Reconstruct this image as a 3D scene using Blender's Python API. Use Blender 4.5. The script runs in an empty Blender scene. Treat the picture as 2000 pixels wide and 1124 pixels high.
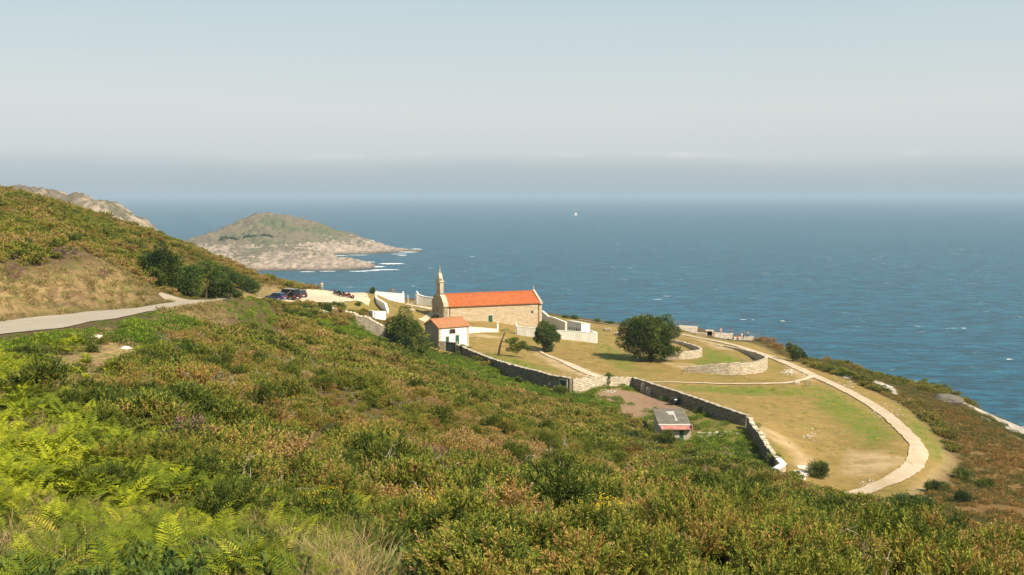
import bpy, bmesh, math, random
import numpy as np
from mathutils import Vector, Matrix
random.seed(7); rng = np.random.default_rng(11)
scene = bpy.context.scene
COL = scene.collection
F = 2000.0; PITCH = math.atan((562-381)/F); CP, SP = math.cos(PITCH), math.sin(PITCH)
SEA = -88.0
SUN_AZ = math.radians(48)      # measured from -Y (behind the camera) towards +X
SUN_EL = math.radians(44)

# ---------------------------------------------------------------- photo pixel <-> world
def ray(u, v):
    r = (u-1000)/F; up = (562-v)/F
    y = CP+up*SP
    return r/y, (-SP+up*CP)/y
def at(u, v, d):
    a, b = ray(u, v)
    return (a*d, d, b*d)

# ---------------------------------------------------------------- numpy value noise
_perm = rng.random((256, 256))
def vnoise(x, y, s):
    x = np.asarray(x, float)/s+1000.3; y = np.asarray(y, float)/s+1000.7
    xi = np.floor(x).astype(int); yi = np.floor(y).astype(int)
    fx = x-xi; fy = y-yi
    fx = fx*fx*(3-2*fx); fy = fy*fy*(3-2*fy)
    g = lambda a, b: _perm[a & 255, b & 255]
    return (g(xi, yi)*(1-fx)*(1-fy)+g(xi+1, yi)*fx*(1-fy)+g(xi, yi+1)*(1-fx)*fy+g(xi+1, yi+1)*fx*fy)
def fbm(x, y, s, o=4):
    t = 0; a = 1; n = 0
    for i in range(o):
        t = t+a*vnoise(x+31*i, y-17*i, s/2**i); n += a; a *= .5
    return t/n

# ---------------------------------------------------------------- scattered-data surface
class Surf:
    def __init__(s, pts, feat, c):
        s.feat = feat; s.c = c
        P = np.array(pts, float)
        s.Q = feat(P[:, 0], P[:, 1]); n = len(P)
        K = np.sqrt(((s.Q[:, None]-s.Q[None])**2).sum(-1)+c*c)
        A = np.zeros((n+3, n+3)); A[:n, :n] = K+np.eye(n)*1e-5
        A[:n, n] = 1; A[:n, n+1:] = s.Q; A[n, :n] = 1; A[n+1:, :n] = s.Q.T
        b = np.zeros(n+3); b[:n] = P[:, 2]
        s.w = np.linalg.solve(A, b)
    def __call__(s, x, y):
        x = np.atleast_1d(np.asarray(x, float)); y = np.atleast_1d(np.asarray(y, float))
        sh = x.shape; q = s.feat(x.ravel(), y.ravel()); out = np.empty(len(q)); n = len(s.Q)
        for i in range(0, len(q), 40000):
            p = q[i:i+40000]
            K = np.sqrt(((p[:, None]-s.Q[None])**2).sum(-1)+s.c**2)
            out[i:i+40000] = K@s.w[:n]+s.w[n]+p@s.w[n+1:]
        return out.reshape(sh)

CTRL = [  # photo u, v and the distance there
 (0,1124,9.5),(500,1124,9.5),(1000,1124,10),(1500,1124,11),(1750,1124,18),(2000,1124,32),
 (0,1060,12.5),(500,1070,13.5),(1000,1070,16),(1500,1070,20),(1750,1075,34),(2000,1070,70),(1900,1110,36),
 (0,975,18),(250,975,21),(500,975,25),(750,975,30),(1000,975,34),(1250,972,46),(1500,993,56),
 (0,860,25),(250,860,30),(500,860,38),(750,860,50),(1000,898,60),(1250,900,82),(1400,930,84),
 (0,750,35),(250,750,43),(500,750,60),(750,750,86),(1000,820,98),(1000,765,144),
 (0,690,51),(250,680,63),(500,680,92),(700,680,128),(850,720,160),(880,760,128),
 (0,655,66.2),(0,627,75.6),(120,643,70.6),(120,615,84.7),(200,632,78),(200,607,91),(262,617,84.9),(256,603,97.3),(330,606,95.5),(420,590,114),(420,585,118),(380,598,103),(300,597,102.5),(342,591,111.4),
 (350,582,126),(430,581,142),(500,620,116),(500,592,135),(510,588,165),(600,640,140),(620,610,172),(700,640,165),(780,690,172),
 (0,540,82),(150,545,93),(250,552,104),(292,573,109),(-150,540,75),(-150,700,45),(-200,900,16),
 (0,500,95),(0,440,130),(0,375,190),(100,398,195),(200,431,200),(300,465,205),(400,505,210),(470,533,215),(540,555,226),
 (150,500,125),(150,450,155),(250,500,150),(350,520,175),(250,535,118),(450,560,195),(500,566,205),(-200,420,130),(-200,340,190),
 (540,590,190),(600,592,192),(700,590,206),(560,575,213),(650,572,235),(720,578,236),(640,568,238),(700,574,246),(680,573,241),
 (600,565,245),(700,576,252),(600,602,180),(660,606,186),(700,605,200),(750,612,215),(690,625,185),(745,640,196),
 (736,605,226),(729,578,250),(752,608,224),(780,595,250),(830,600,252),(800,606,243),(845,616,242),(850,642,230),(900,652,224),
 (1055,642,243),(1100,665,226),(1165,668,228),(1165,634,268),(1060,617,276),(950,602,282),(830,587,280),(1240,640,272),
 (870,682,204),(960,684,208),(960,695,196),(900,700,190),(1000,738,172),(1065,684,216),(1150,700,205),
 (1200,735,183),(1115,766,163),(1100,768,160),(1235,758,170),(1190,755,168),(1332,787,154),(1400,813,144),(1465,838,135),(1270,708,203),(1330,730,190),(1400,745,183),(1500,729,192),
 (1560,750,182),(1345,655,256),(1400,668,240),(1480,690,222),(1560,720,203),(1640,755,183),(1720,800,163),(1790,850,145),
 (1812,890,133),(1780,925,124),(1700,960,116),(1655,972,112),(1500,790,162),(1600,830,150),(1650,880,135),(1560,900,128),
 (1200,790,155),(1310,795,152),(1310,862,130),(1350,860,131),(1440,858,131),(1450,900,122),(1535,925,119),
 (1200,840,126),(1250,868,112),(1350,885,115),(1450,935,97),(1560,960,97),(1640,990,92),
 (1700,1000,92),(1800,985,106),(1900,1000,103),(2000,1000,104),
 (1860,920,130),(1900,860,150),(2000,920,135),(2000,860,165),(1850,800,180),(1750,760,195),(1660,720,212),
 (1510,670,250),(1560,695,236),(1620,708,231),(1700,735,223),(1790,742,226),(1900,788,206),(2000,832,192),(2150,900,175),
 (1340,642,276),(1400,660,260),(1480,664,262),(2300,950,165),(2300,1060,120),(2200,1124,80),
]
LOW = {(0,690):.5,(250,680):.4,(0,750):.4,(500,850):.3,(500,592):.7,(500,620):.8,(600,640):.7,(620,610):.9,(700,640):.6,(690,625):.5,(780,690):.6,(850,720):.6,(880,760):.6,(700,680):.5,(1000,738):.5,(1100,768):.3,(870,682):.3,(900,700):.3,(1250,868):.6,(1350,885):.6,(1450,935):.7,(1560,960):.7,(1640,990):.8,(1700,1000):.6,(500,680):.5,(1000,820):.5,(1000,765):.5,(880,760):.5}
pts = [(lambda p: (p[0], p[1], p[2]-LOW.get((u, v), 0)))(at(u, v, d)) for u, v, d in CTRL]
pts += [(0,0,-2.4),(-4,1,-2.1),(4,1,-2.7),(0,-5,-1.4),(-10,-10,.6),(10,-10,-1.6),(0,-30,3),(-40,-30,5),(40,-30,-2),
        (-30,10,-3.4),(-40,0,-1),(30,5,-9),(60,20,-22),(100,0,-30),(-90,60,-1),(-120,0,3),(0,-120,6),(140,-60,-30),(150,60,-44),(-120,-100,8)]
def _feat(x, y):
    r = np.hypot(x, y); ph = np.arctan2(x, y)
    return np.stack([ph*2.6*np.minimum(1, r/6), np.log(r+3)*1.6], 1)
H0 = Surf(pts, _feat, .12)
# the coast: distance from the camera at which the cliff starts, by direction
EDGE = [(-3.2,260),(-1.4,230),(-.9,235),(-.47,250)]+[(math.atan((u-1000)/F), e*math.hypot(1, (u-1000)/F)) for u, e in [(-100,228),(100,228),(200,230),(300,232),(400,234),(470,232),(540,234),(600,250),(700,258),(740,272),(830,288),(950,296),(1060,288),
        (1165,280),(1240,281),(1340,284),(1400,277),(1480,268),(1510,254),(1560,238),(1620,229),(1700,220),(1790,225),(1900,204),(2000,190),(2150,174)]]+[(.7,200),(1.1,190),(1.7,180),(3.2,230)]
_ea = np.array([e[0] for e in EDGE]); _er = np.array([e[1] for e in EDGE])
def coastR(x, y): return np.interp(np.arctan2(x, y), _ea, _er)
ROADC = [((u-1000)/F*d, d) for u, d in [(-350,52),(-200,59),(0,70.5),(110,77),(200,84),(262,90.5),(315,98.5),(360,107),(420,116.5),(470,140),(505,184)]]
ROADZ = np.array([(46, -7.9), (54, -8.4), (66, -9.05), (75, -9.35), (80, -9.75), (88, -10.1), (98, -10.9), (103, -11.1), (116, -12.0), (125, -12.7), (150, -15.5), (184, -19.1)])
def H(x, y):
    x = np.atleast_1d(np.asarray(x, float)); y = np.atleast_1d(np.asarray(y, float))
    z = H0(x, y)
    r = np.hypot(x, y)
    z = z+np.clip((r-14)/60, 0, 1)*(fbm(x, y, 14, 3)-.5)*.35*np.clip(seg_dist(x, y, ROADC)/8-.6, 0, 1)
    near = r < 215
    if near.any():
        xs, ys = x[near], y[near]; dd = seg_dist(xs, ys, ROADC); w = np.clip(1-(dd-2.9)/2.6, 0, 1); w = w*w*(3-2*w)
        i = np.interp(ys, ROADZ[:, 0], ROADZ[:, 1]); z[near] = z[near]*(1-w)+i*w
    s = r-coastR(x, y)+(fbm(x, y, 18, 4)-.5)*6
    k = np.clip(s, 0, None)
    z = z-np.where(k < 14, k*k*.028, 5.5+(k-14)*.8)-np.clip(k-3, 0, 8)*.25*fbm(x, y, 6, 4)
    return np.maximum(z, SEA-14)
def h1(x, y): return float(H(x, y)[0])
def hit(u, v, dmin=4.0, dmax=330.0):
    """where the sight line through a photo pixel meets the ground"""
    a, b = ray(u, v)
    d = np.exp(np.linspace(math.log(dmin), math.log(dmax), 900))
    g = H(a*d, d)-b*d
    i = np.argmax(g > 0) if (g > 0).any() else int(np.argmax(g/d))
    if i > 0 and g[i] > 0:
        t = -g[i-1]/(g[i]-g[i-1]); dd = d[i-1]+(d[i]-d[i-1])*t
    else: dd = d[i]
    return Vector((a*dd, dd, h1(a*dd, dd)))
def pin(u, d, dz=0.0):
    """a ground point at photo column u and distance d"""
    x = (u-1000)/F*d*1.004
    return Vector((x, d, h1(x, d)+dz))
def poly_of(uvs, dmin=4.0):
    return np.array([[*hit(p[0], p[1], p[2] if len(p) > 2 else dmin)[:2]] for p in uvs])
def inside(x, y, P):
    x = np.asarray(x); y = np.asarray(y); c = np.zeros(x.shape, bool); n = len(P); j = n-1
    for i in range(n):
        xi, yi = P[i]; xj, yj = P[j]
        if yi != yj:
            c ^= ((yi > y) != (yj > y)) & (x < (xj-xi)*(y-yi)/(yj-yi)+xi)
        j = i
    return c
def seg_dist(x, y, P, closed=False):
    P = np.asarray(P)[:, :2]; D = np.full(np.shape(x), 1e9)
    rngi = range(len(P)) if closed else range(len(P)-1)
    for i in rngi:
        a = P[i]; b = P[(i+1) % len(P)]; ab = b-a; L = max((ab**2).sum(), 1e-9)
        t = np.clip(((x-a[0])*ab[0]+(y-a[1])*ab[1])/L, 0, 1)
        D = np.minimum(D, np.hypot(x-a[0]-t*ab[0], y-a[1]-t*ab[1]))
    return D
def soft(x, y, P, w):
    """1 inside the polygon, fading over w metres at its edge"""
    ins = inside(x, y, P); m = np.zeros(x.shape)
    x0, y0 = P.min(0)-w; x1, y1 = P.max(0)+w
    k = (x > x0) & (x < x1) & (y > y0) & (y < y1)
    d = seg_dist(x[k], y[k], P, True)
    m[k] = np.clip(.5+np.where(ins[k], d, -d)/w, 0, 1)
    return m

# ---------------------------------------------------------------- objects
def mk(name, verts, faces, mat=None, parent=None, smooth=False, mats=None, midx=None):
    me = bpy.data.meshes.new(name)
    if isinstance(verts, np.ndarray) and isinstance(faces, np.ndarray):
        nv, nf, k = len(verts), len(faces), faces.shape[1]
        me.vertices.add(nv); me.vertices.foreach_set('co', np.ascontiguousarray(verts, np.float32).ravel())
        me.loops.add(nf*k); me.loops.foreach_set('vertex_index', np.ascontiguousarray(faces, np.int32).ravel())
        me.polygons.add(nf); me.polygons.foreach_set('loop_start', np.arange(0, nf*k, k, dtype=np.int32))
        me.update(calc_edges=True)
    else:
        me.from_pydata([tuple(v) for v in verts], [], [tuple(f) for f in faces]); me.update()
    for m in (mats or ([mat] if mat else [])): me.materials.append(m)
    if midx is not None: me.polygons.foreach_set('material_index', np.asarray(midx, np.int32))
    if smooth: me.polygons.foreach_set('use_smooth', np.ones(len(me.polygons), bool))
    o = bpy.data.objects.new(name, me); COL.objects.link(o)
    if parent is not None: o.parent = parent
    return o
def vcol(o, name, arr):
    a = o.data.color_attributes.new(name, 'FLOAT_COLOR', 'POINT')
    c = np.ones((len(o.data.vertices), 4), np.float32); arr = np.asarray(arr, np.float32); c[:, :arr.shape[1]] = arr
    a.data.foreach_set('color', c.ravel())
def tag(o, label=None, cat=None, group=None, kind=None):
    if label: o['label'] = label
    if cat: o['category'] = cat
    if group: o['group'] = group
    if kind or cat: o['kind'] = kind or 'thing'
    return o
def empty(name, loc, rz, label, cat, group=None):
    o = bpy.data.objects.new(name, None); COL.objects.link(o); o.location = loc; o.rotation_euler = (0, 0, rz)
    o.empty_display_size = .2
    return tag(o, label, cat, group)
def copy_tree(o, parent=None):
    c = o.copy(); COL.objects.link(c)
    if parent is not None: c.parent = parent
    for ch in list(o.children): copy_tree(ch, c)
    return c
class MB:
    """collects boxes, tubes and lathes into one mesh"""
    def __init__(s): s.v = []; s.f = []
    def add(s, vs, fs):
        n = len(s.v); s.v += [tuple(v) for v in vs]; s.f += [tuple(i+n for i in f) for f in fs]; return s
    def box(s, x0, x1, y0, y1, z0, z1, rz=0, o=(0, 0, 0), rx=0, ry=0):
        vs = [Vector((x, y, z)) for z in (z0, z1) for x, y in ((x0, y0), (x1, y0), (x1, y1), (x0, y1))]
        if rz or rx or ry or any(o):
            M = Matrix.Translation(o)@Matrix.Rotation(rz, 4, 'Z')@Matrix.Rotation(ry, 4, 'Y')@Matrix.Rotation(rx, 4, 'X')
            vs = [M@v for v in vs]
        return s.add(vs, [(3, 2, 1, 0), (4, 5, 6, 7), (0, 1, 5, 4), (1, 2, 6, 5), (2, 3, 7, 6), (3, 0, 4, 7)])
    def tube(s, path, rad, n=6, cap=True):
        path = [Vector(p) for p in path]; rs = rad if isinstance(rad, (list, tuple)) else [rad]*len(path)
        vs = []; fs = []; up = None
        for i, p in enumerate(path):
            t = (path[min(i+1, len(path)-1)]-path[max(i-1, 0)]).normalized()
            if up is None: up = Vector((0, 0, 1)) if abs(t.z) < .9 else Vector((1, 0, 0))
            a = t.cross(up)
            if a.length < 1e-4: a = t.orthogonal()
            a.normalize(); b = t.cross(a); up = -b if False else up
            for k in range(n):
                w = 2*math.pi*k/n; vs.append(p+(a*math.cos(w)+b*math.sin(w))*rs[i])
        for i in range(len(path)-1):
            for k in range(n):
                fs.append((i*n+k, i*n+(k+1) % n, (i+1)*n+(k+1) % n, (i+1)*n+k))
        if cap: fs.append(tuple(range(n-1, -1, -1))); fs.append(tuple((len(path)-1)*n+k for k in range(n)))
        return s.add(vs, fs)
    def lathe(s, prof, n=12, o=(0, 0, 0), sx=1, sy=1, rot=0):
        vs = [(o[0]+r*math.cos(2*math.pi*k/n+rot)*sx, o[1]+r*math.sin(2*math.pi*k/n+rot)*sy, o[2]+z) for r, z in prof for k in range(n)]
        fs = [(i*n+k, i*n+(k+1) % n, (i+1)*n+(k+1) % n, (i+1)*n+k) for i in range(len(prof)-1) for k in range(n)]
        fs += [tuple(range(n-1, -1, -1)), tuple((len(prof)-1)*n+k for k in range(n))]
        return s.add(vs, fs)
    def prism(s, poly, y0, y1, axis='y'):
        n = len(poly)
        if axis == 'y': vs = [(p[0], y0, p[1]) for p in poly]+[(p[0], y1, p[1]) for p in poly]
        elif axis == 'x': vs = [(y0, p[0], p[1]) for p in poly]+[(y1, p[0], p[1]) for p in poly]
        else: vs = [(p[0], p[1], y0) for p in poly]+[(p[0], p[1], y1) for p in poly]
        fs = [tuple(range(n-1, -1, -1)), tuple(range(n, 2*n))]+[(i, (i+1) % n, n+(i+1) % n, n+i) for i in range(n)]
        return s.add(vs, fs)
    def build(s, name, mat, parent=None, smooth=False, bevel=0, fix=True):
        o = mk(name, s.v, s.f, mat, parent, smooth)
        if fix:
            bm = bmesh.new(); bm.from_mesh(o.data); bmesh.ops.recalc_face_normals(bm, faces=bm.faces)
            if bevel: bmesh.ops.bevel(bm, geom=bm.edges[:], offset=bevel, segments=1, affect='EDGES')
            bm.to_mesh(o.data); bm.free()
            if smooth: o.data.polygons.foreach_set('use_smooth', np.ones(len(o.data.polygons), bool))
        return o

# ---------------------------------------------------------------- materials
class NT:
    def __init__(s, name):
        s.m = bpy.data.materials.new(name); s.m.use_nodes = True; s.t = s.m.node_tree; s.n = s.t.nodes
        s.b = s.n['Principled BSDF']; s.b.inputs['Roughness'].default_value = .9
        s.b.inputs['Specular IOR Level'].default_value = .25
    def node(s, ty, **k):
        n = s.n.new(ty)
        for a, b in k.items(): setattr(n, a, b)
        return n
    def L(s, a, b): s.t.links.new(a, b)
    def setin(s, sock, v):
        if isinstance(v, bpy.types.NodeSocket): s.L(v, sock)
        elif isinstance(v, (tuple, list)) and len(v) == 3 and sock.type == 'RGBA': sock.default_value = (*v, 1)
        else: sock.default_value = v
    def pos(s): return s.node('ShaderNodeNewGeometry').outputs['Position']
    def obj(s): return s.node('ShaderNodeTexCoord').outputs['Object']
    def scl(s, vec, sc):
        n = s.node('ShaderNodeMapping'); n.inputs['Scale'].default_value = sc; s.L(vec, n.inputs['Vector']); return n.outputs[0]
    def noise(s, scale, vec=None, detail=4, rough=.6, dist=0, out=0):
        n = s.node('ShaderNodeTexNoise'); n.inputs['Scale'].default_value = scale; n.inputs['Detail'].default_value = detail
        n.inputs['Roughness'].default_value = rough; n.inputs['Distortion'].default_value = dist
        s.L(vec or s.pos(), n.inputs['Vector']); return n.outputs[out]
    def vor(s, scale, vec=None, feat='F1', out='Distance', rnd=1):
        n = s.node('ShaderNodeTexVoronoi', feature=feat); n.inputs['Scale'].default_value = scale; n.inputs['Randomness'].default_value = rnd
        s.L(vec or s.pos(), n.inputs['Vector']); return n.outputs[out]
    def ramp(s, fac, stops, interp='LINEAR'):
        n = s.node('ShaderNodeValToRGB'); n.color_ramp.interpolation = interp; e = n.color_ramp.elements
        while len(e) < len(stops): e.new(.5)
        for i, (p, c) in enumerate(stops):
            e[i].position = p; e[i].color = (c, c, c, 1) if isinstance(c, (int, float)) else (*c, 1)
        s.L(fac, n.inputs[0]); return n.outputs[0]
    def mix(s, f, a, b, bt='MIX'):
        n = s.node('ShaderNodeMix', data_type='RGBA', blend_type=bt)
        s.setin(n.inputs[0], f); s.setin(n.inputs[6], a); s.setin(n.inputs[7], b); return n.outputs[2]
    def math(s, op, a, b=0.5, clamp=False):
        n = s.node('ShaderNodeMath', operation=op, use_clamp=clamp); s.setin(n.inputs[0], a); s.setin(n.inputs[1], b); return n.outputs[0]
    def attr(s, name, ty='GEOMETRY'):
        n = s.node('ShaderNodeAttribute', attribute_name=name, attribute_type=ty); return n
    def sep(s, v):
        n = s.node('ShaderNodeSeparateColor'); s.L(v, n.inputs[0]); return n.outputs
    def xyz(s, v):
        n = s.node('ShaderNodeSeparateXYZ'); s.L(v, n.inputs[0]); return n.outputs
    def bump(s, h, dist=.05, strength=1, normal=None):
        n = s.node('ShaderNodeBump'); n.inputs['Distance'].default_value = dist; n.inputs['Strength'].default_value = strength
        s.L(h, n.inputs['Height'])
        if normal: s.L(normal, n.inputs['Normal'])
        return n.outputs[0]
    def done(s, col=None, rough=None, normal=None, **k):
        if col is not None: s.setin(s.b.inputs['Base Color'], col)
        if rough is not None: s.setin(s.b.inputs['Roughness'], rough)
        if normal is not None: s.L(normal, s.b.inputs['Normal'])
        for a, b in k.items(): s.setin(s.b.inputs[a.replace('_', ' ')], b)
        return s.m
def plain(name, col, rough=.7, var=.25, scale=3, metallic=0, bump=0):
    t = NT(name); n = t.noise(scale, detail=5)
    c = t.mix(t.ramp(n, [(.3, 0), (.7, 1)]), tuple(x*(1-var) for x in col), tuple(min(1, x*(1+var)) for x in col))
    return t.done(c, rough, t.bump(n, bump) if bump else None, Metallic=metallic)
# ================================================================ camera, sun, sky, sea, haze
cam = bpy.data.cameras.new('camera'); co = bpy.data.objects.new('camera', cam); COL.objects.link(co)
cam.sensor_width = 36; cam.lens = 36; cam.clip_start = .1; cam.clip_end = 200000
co.rotation_euler = (math.pi/2-PITCH, 0, 0); scene.camera = co
sd = Vector((math.sin(SUN_AZ)*math.cos(SUN_EL), -math.cos(SUN_AZ)*math.cos(SUN_EL), math.sin(SUN_EL)))
sl = bpy.data.lights.new('sun', 'SUN'); sl.energy = 5.0; sl.angle = math.radians(.6); sl.color = (1, .90, .74)
so = bpy.data.objects.new('sun', sl); COL.objects.link(so); so.rotation_euler = sd.to_track_quat('Z', 'Y').to_euler()
w = bpy.data.worlds.new('World'); scene.world = w; w.use_nodes = True
t = w.node_tree; nd = t.nodes; lk = t.links; bg = nd['Background']
sky = nd.new('ShaderNodeTexSky'); sky.sky_type = 'NISHITA'; sky.sun_disc = False; sky.sun_elevation = SUN_EL
sky.sun_rotation = math.pi-SUN_AZ if False else math.atan2(sd.x, sd.y); sky.dust_density = 3.0; sky.air_density = 1.0; sky.altitude = 90
def wn(ty, **k):
    n = nd.new(ty)
    for a, b in k.items(): setattr(n, a, b)
    return n
def wmath(op, a, b=0.):
    n = wn('ShaderNodeMath', operation=op)
    for i, q in enumerate((a, b)):
        if isinstance(q, (int, float)): n.inputs[i].default_value = q
        else: lk.new(q, n.inputs[i])
    return n.outputs[0]
def wmix(f, a, b, bt='MIX'):
    n = wn('ShaderNodeMix', data_type='RGBA', blend_type=bt)
    for i, q in ((0, f), (6, a), (7, b)):
        if isinstance(q, (int, float)): n.inputs[i].default_value = q
        elif isinstance(q, tuple): n.inputs[i].default_value = (*q, 1)
        else: lk.new(q, n.inputs[i])
    return n.outputs[2]
tc = wn('ShaderNodeTexCoord'); sx = wn('ShaderNodeSeparateXYZ'); lk.new(tc.outputs['Generated'], sx.inputs[0])
el = sx.outputs[2]
# thin high veil that whitens the sky, more so low down
ns = wn('ShaderNodeTexNoise'); ns.inputs['Scale'].default_value = 2.2; ns.inputs['Detail'].default_value = 5
mp = wn('ShaderNodeMapping'); mp.inputs['Scale'].default_value = (1, 1, 9); lk.new(tc.outputs['Generated'], mp.inputs[0]); lk.new(mp.outputs[0], ns.inputs['Vector'])
veil = wn('ShaderNodeValToRGB'); e = veil.color_ramp.elements
STOPS = [(.0, (4.0, 4.65, 5.1)), (.035, (5.7, 6.15, 6.25)), (.085, (6.2, 6.55, 6.45)), (.14, (5.5, 6.25, 6.35)), (.22, (4.3, 5.75, 6.1)), (1, (2.0, 3.0, 3.8))]
while len(e) < len(STOPS): e.new(.5)
for i, (p, c) in enumerate(STOPS): e[i].position = p; e[i].color = (*[x/10 for x in c], 1)
lk.new(wmath('ADD', el, wmath('MULTIPLY', wmath('SUBTRACT', ns.outputs[0], .5), .03)), veil.inputs[0])
veilc = wmix(1.0, veil.outputs[0], (10, 10, 10), 'MULTIPLY')
# low fog bank along the horizon with a soft uneven top
nb = wn('ShaderNodeTexNoise'); nb.inputs['Scale'].default_value = 5; nb.inputs['Detail'].default_value = 6
mb = wn('ShaderNodeMapping'); mb.inputs['Scale'].default_value = (1, 1, 3); lk.new(tc.outputs['Generated'], mb.inputs[0]); lk.new(mb.outputs[0], nb.inputs['Vector'])
top = wmath('ADD', .034, wmath('MULTIPLY', wmath('SUBTRACT', nb.outputs[0], .5), .020))
top = wmath('SUBTRACT', top, wmath('MULTIPLY', sx.outputs[0], .006))
bank = wn('ShaderNodeMapRange'); bank.interpolation_type = 'SMOOTHSTEP'
lk.new(wmath('SUBTRACT', top, el), bank.inputs[0]); bank.inputs[1].default_value = -.008; bank.inputs[2].default_value = .016
bankf = wmath('MULTIPLY', bank.outputs[0], .62)
BANKC = (3.7, 4.45, 4.8)
rim = wn('ShaderNodeMapRange'); rim.interpolation_type = 'SMOOTHSTEP'
lk.new(wmath('ABSOLUTE', wmath('SUBTRACT', el, wmath('ADD', top, .004))), rim.inputs[0]); rim.inputs[1].default_value = .005; rim.inputs[2].default_value = 0
nr = wn('ShaderNodeTexNoise'); nr.inputs['Scale'].default_value = 9; nr.inputs['Detail'].default_value = 3; lk.new(mb.outputs[0], nr.inputs['Vector'])
rr = wn('ShaderNodeMapRange'); lk.new(nr.outputs[0], rr.inputs[0]); rr.inputs[1].default_value = .52; rr.inputs[2].default_value = .7
rimf = wmath('MULTIPLY', wmath('MULTIPLY', rim.outputs[0], rr.outputs[0]), .6)
c1 = wmix(.84, sky.outputs[0], veilc)
c2 = wmix(rimf, c1, (7.1, 7.1, 6.9)); c3 = wmix(bankf, c2, BANKC)
lk.new(c3, bg.inputs[0]); bg.inputs[1].default_value = .080
vs = scene.view_settings; vs.view_transform = 'Standard'; vs.look = 'None'; vs.exposure = .58; vs.gamma = 1
cy = scene.cycles; cy.use_denoising = True; cy.max_bounces = 6; cy.diffuse_bounces = 2; cy.glossy_bounces = 2
cy.transmission_bounces = 2; cy.volume_bounces = 1; cy.transparent_max_bounces = 6; cy.caustics_reflective = False; cy.caustics_refractive = False
cy.sample_clamp_indirect = 6

# sea
def sea_mat():
    t = NT('sea_water'); p = t.pos()
    m1 = t.scl(p, (.5, 1, 1))
    a = t.noise(.13, m1, 6, .66, .8); b = t.noise(.35, t.scl(p, (.7, 1, 1)), 3, .6); c = t.noise(.004, t.scl(p, (.3, 1, 1)), 4, .55)
    q = t.noise(.06, t.scl(p, (.5, 1, 1)), 5, .65, .8)
    h = t.math('ADD', t.math('MULTIPLY', a, 1.0), t.math('ADD', t.math('MULTIPLY', b, .35), t.math('MULTIPLY', q, .8)))
    deep = t.mix(t.ramp(c, [(.35, 0), (.65, 1)]), (.002, .066, .122), (.003, .082, .146))
    deep = t.mix(t.ramp(a, [(.40, 0), (.58, 1)]), tuple(x*.5 for x in (.002, .080, .126)), deep)
    deep = t.mix(t.ramp(t.math('ADD', t.math('MULTIPLY', a, .6), t.math('MULTIPLY', q, .4)), [(.48, 0), (.66, 1)]), deep, (.008, .126, .182))
    fo = t.noise(.016, t.scl(p, (.35, 1, 1)), 2, .5); f2 = t.noise(.10, t.scl(p, (.6, 1.0, 1)), 4, .7, .4)
    foam = t.math('MULTIPLY', t.ramp(fo, [(.42, 0), (.54, 1)]), t.ramp(f2, [(.672, 0), (.69, 1)]))
    col = t.mix(foam, deep, (.75, .78, .78))
    return t.done(col, t.mix(foam, (.32,)*3, (.9,)*3), t.bump(h, 2.6, .9), Specular_IOR_Level=.11)
SEAM = sea_mat()
R = [0, 50, 120, 300, 700, 1500, 3000, 6000, 12000, 25000, 45000, 60000]; n = 96
V = [(0, 0, SEA)]+[(r*math.cos(2*math.pi*k/n), r*math.sin(2*math.pi*k/n), SEA) for r in R[1:] for k in range(n)]
Fc = [(0, 1+k, 1+(k+1) % n) for k in range(n)]+[(1+i*n+k, 1+(i+1)*n+k, 1+(i+1)*n+(k+1) % n, 1+i*n+(k+1) % n) for i in range(len(R)-2) for k in range(n)]
tag(mk('sea', V, Fc, SEAM), kind='structure')
# haze
hz = bpy.data.materials.new('haze_air'); hz.use_nodes = True; ht = hz.node_tree; ht.nodes.clear()
ho = ht.nodes.new('ShaderNodeOutputMaterial'); pv = ht.nodes.new('ShaderNodeVolumePrincipled'); ht.links.new(pv.outputs[0], ho.inputs['Volume'])
HAZE_D = .000125
pv.inputs['Color'].default_value = (.49, .60, .71, 1); pv.inputs['Density'].default_value = HAZE_D; pv.inputs['Anisotropy'].default_value = .0
tag(MB().box(-62000, 62000, -62000, 62000, SEA-16, 16).build('haze', hz), kind='stuff')
# ================================================================ zones (outlines read off the photograph, kept as ground polygons)
Z = {}
Z['field'] = [poly_of([(872,694),(960,712),(1050,742),(1112,764),(1180,748),(1236,745),(1330,770),(1466,822),(1540,920),(1565,945),(1650,985),(1740,988),(1812,962),(1862,905),(1822,838),(1762,790),(1676,750),(1616,728),(1558,707),
      (1500,682),(1400,662),(1345,650),(1240,640),(1165,633),(1060,614),(950,604),(845,588),(735,572),(660,568),(600,565),(560,566),(500,566),(452,572),(452,584),(560,594),(640,600),(700,606),(748,618),(820,670)])]
Z['field'].append(np.array([tuple(pin(u, d))[:2] for u, d in [(1239,171),(1332,155),(1400,145),(1465,137),(1530,121),(1545,126),(1480,146),(1410,158),(1335,170),(1245,184)]]))
Z['fern'] = [poly_of(p) for p in (
   [(-300,700),(0,715),(60,745),(40,790),(110,800),(230,850),(330,915),(430,1000),(575,1122),(560,1260),(-300,1260)],
   [(196,640),(240,620),(300,606),(352,622),(362,650),(310,690),(235,668)],
   [(425,592),(470,590),(512,592),(528,612),(500,628),(446,618)],
   [(-200,690),(-60,664),(0,658),(170,644),(150,668),(60,690),(0,712),(-200,740)],
   [(600,628),(690,630),(748,655),(800,684),(868,693),(950,716),(1092,768),(1240,790),(1180,802),(1050,782),(930,752),(840,716),(740,686),(640,652)],
   [(1330,868),(1400,846),(1450,850),(1500,900),(1440,900),(1380,905)],
)]
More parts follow.
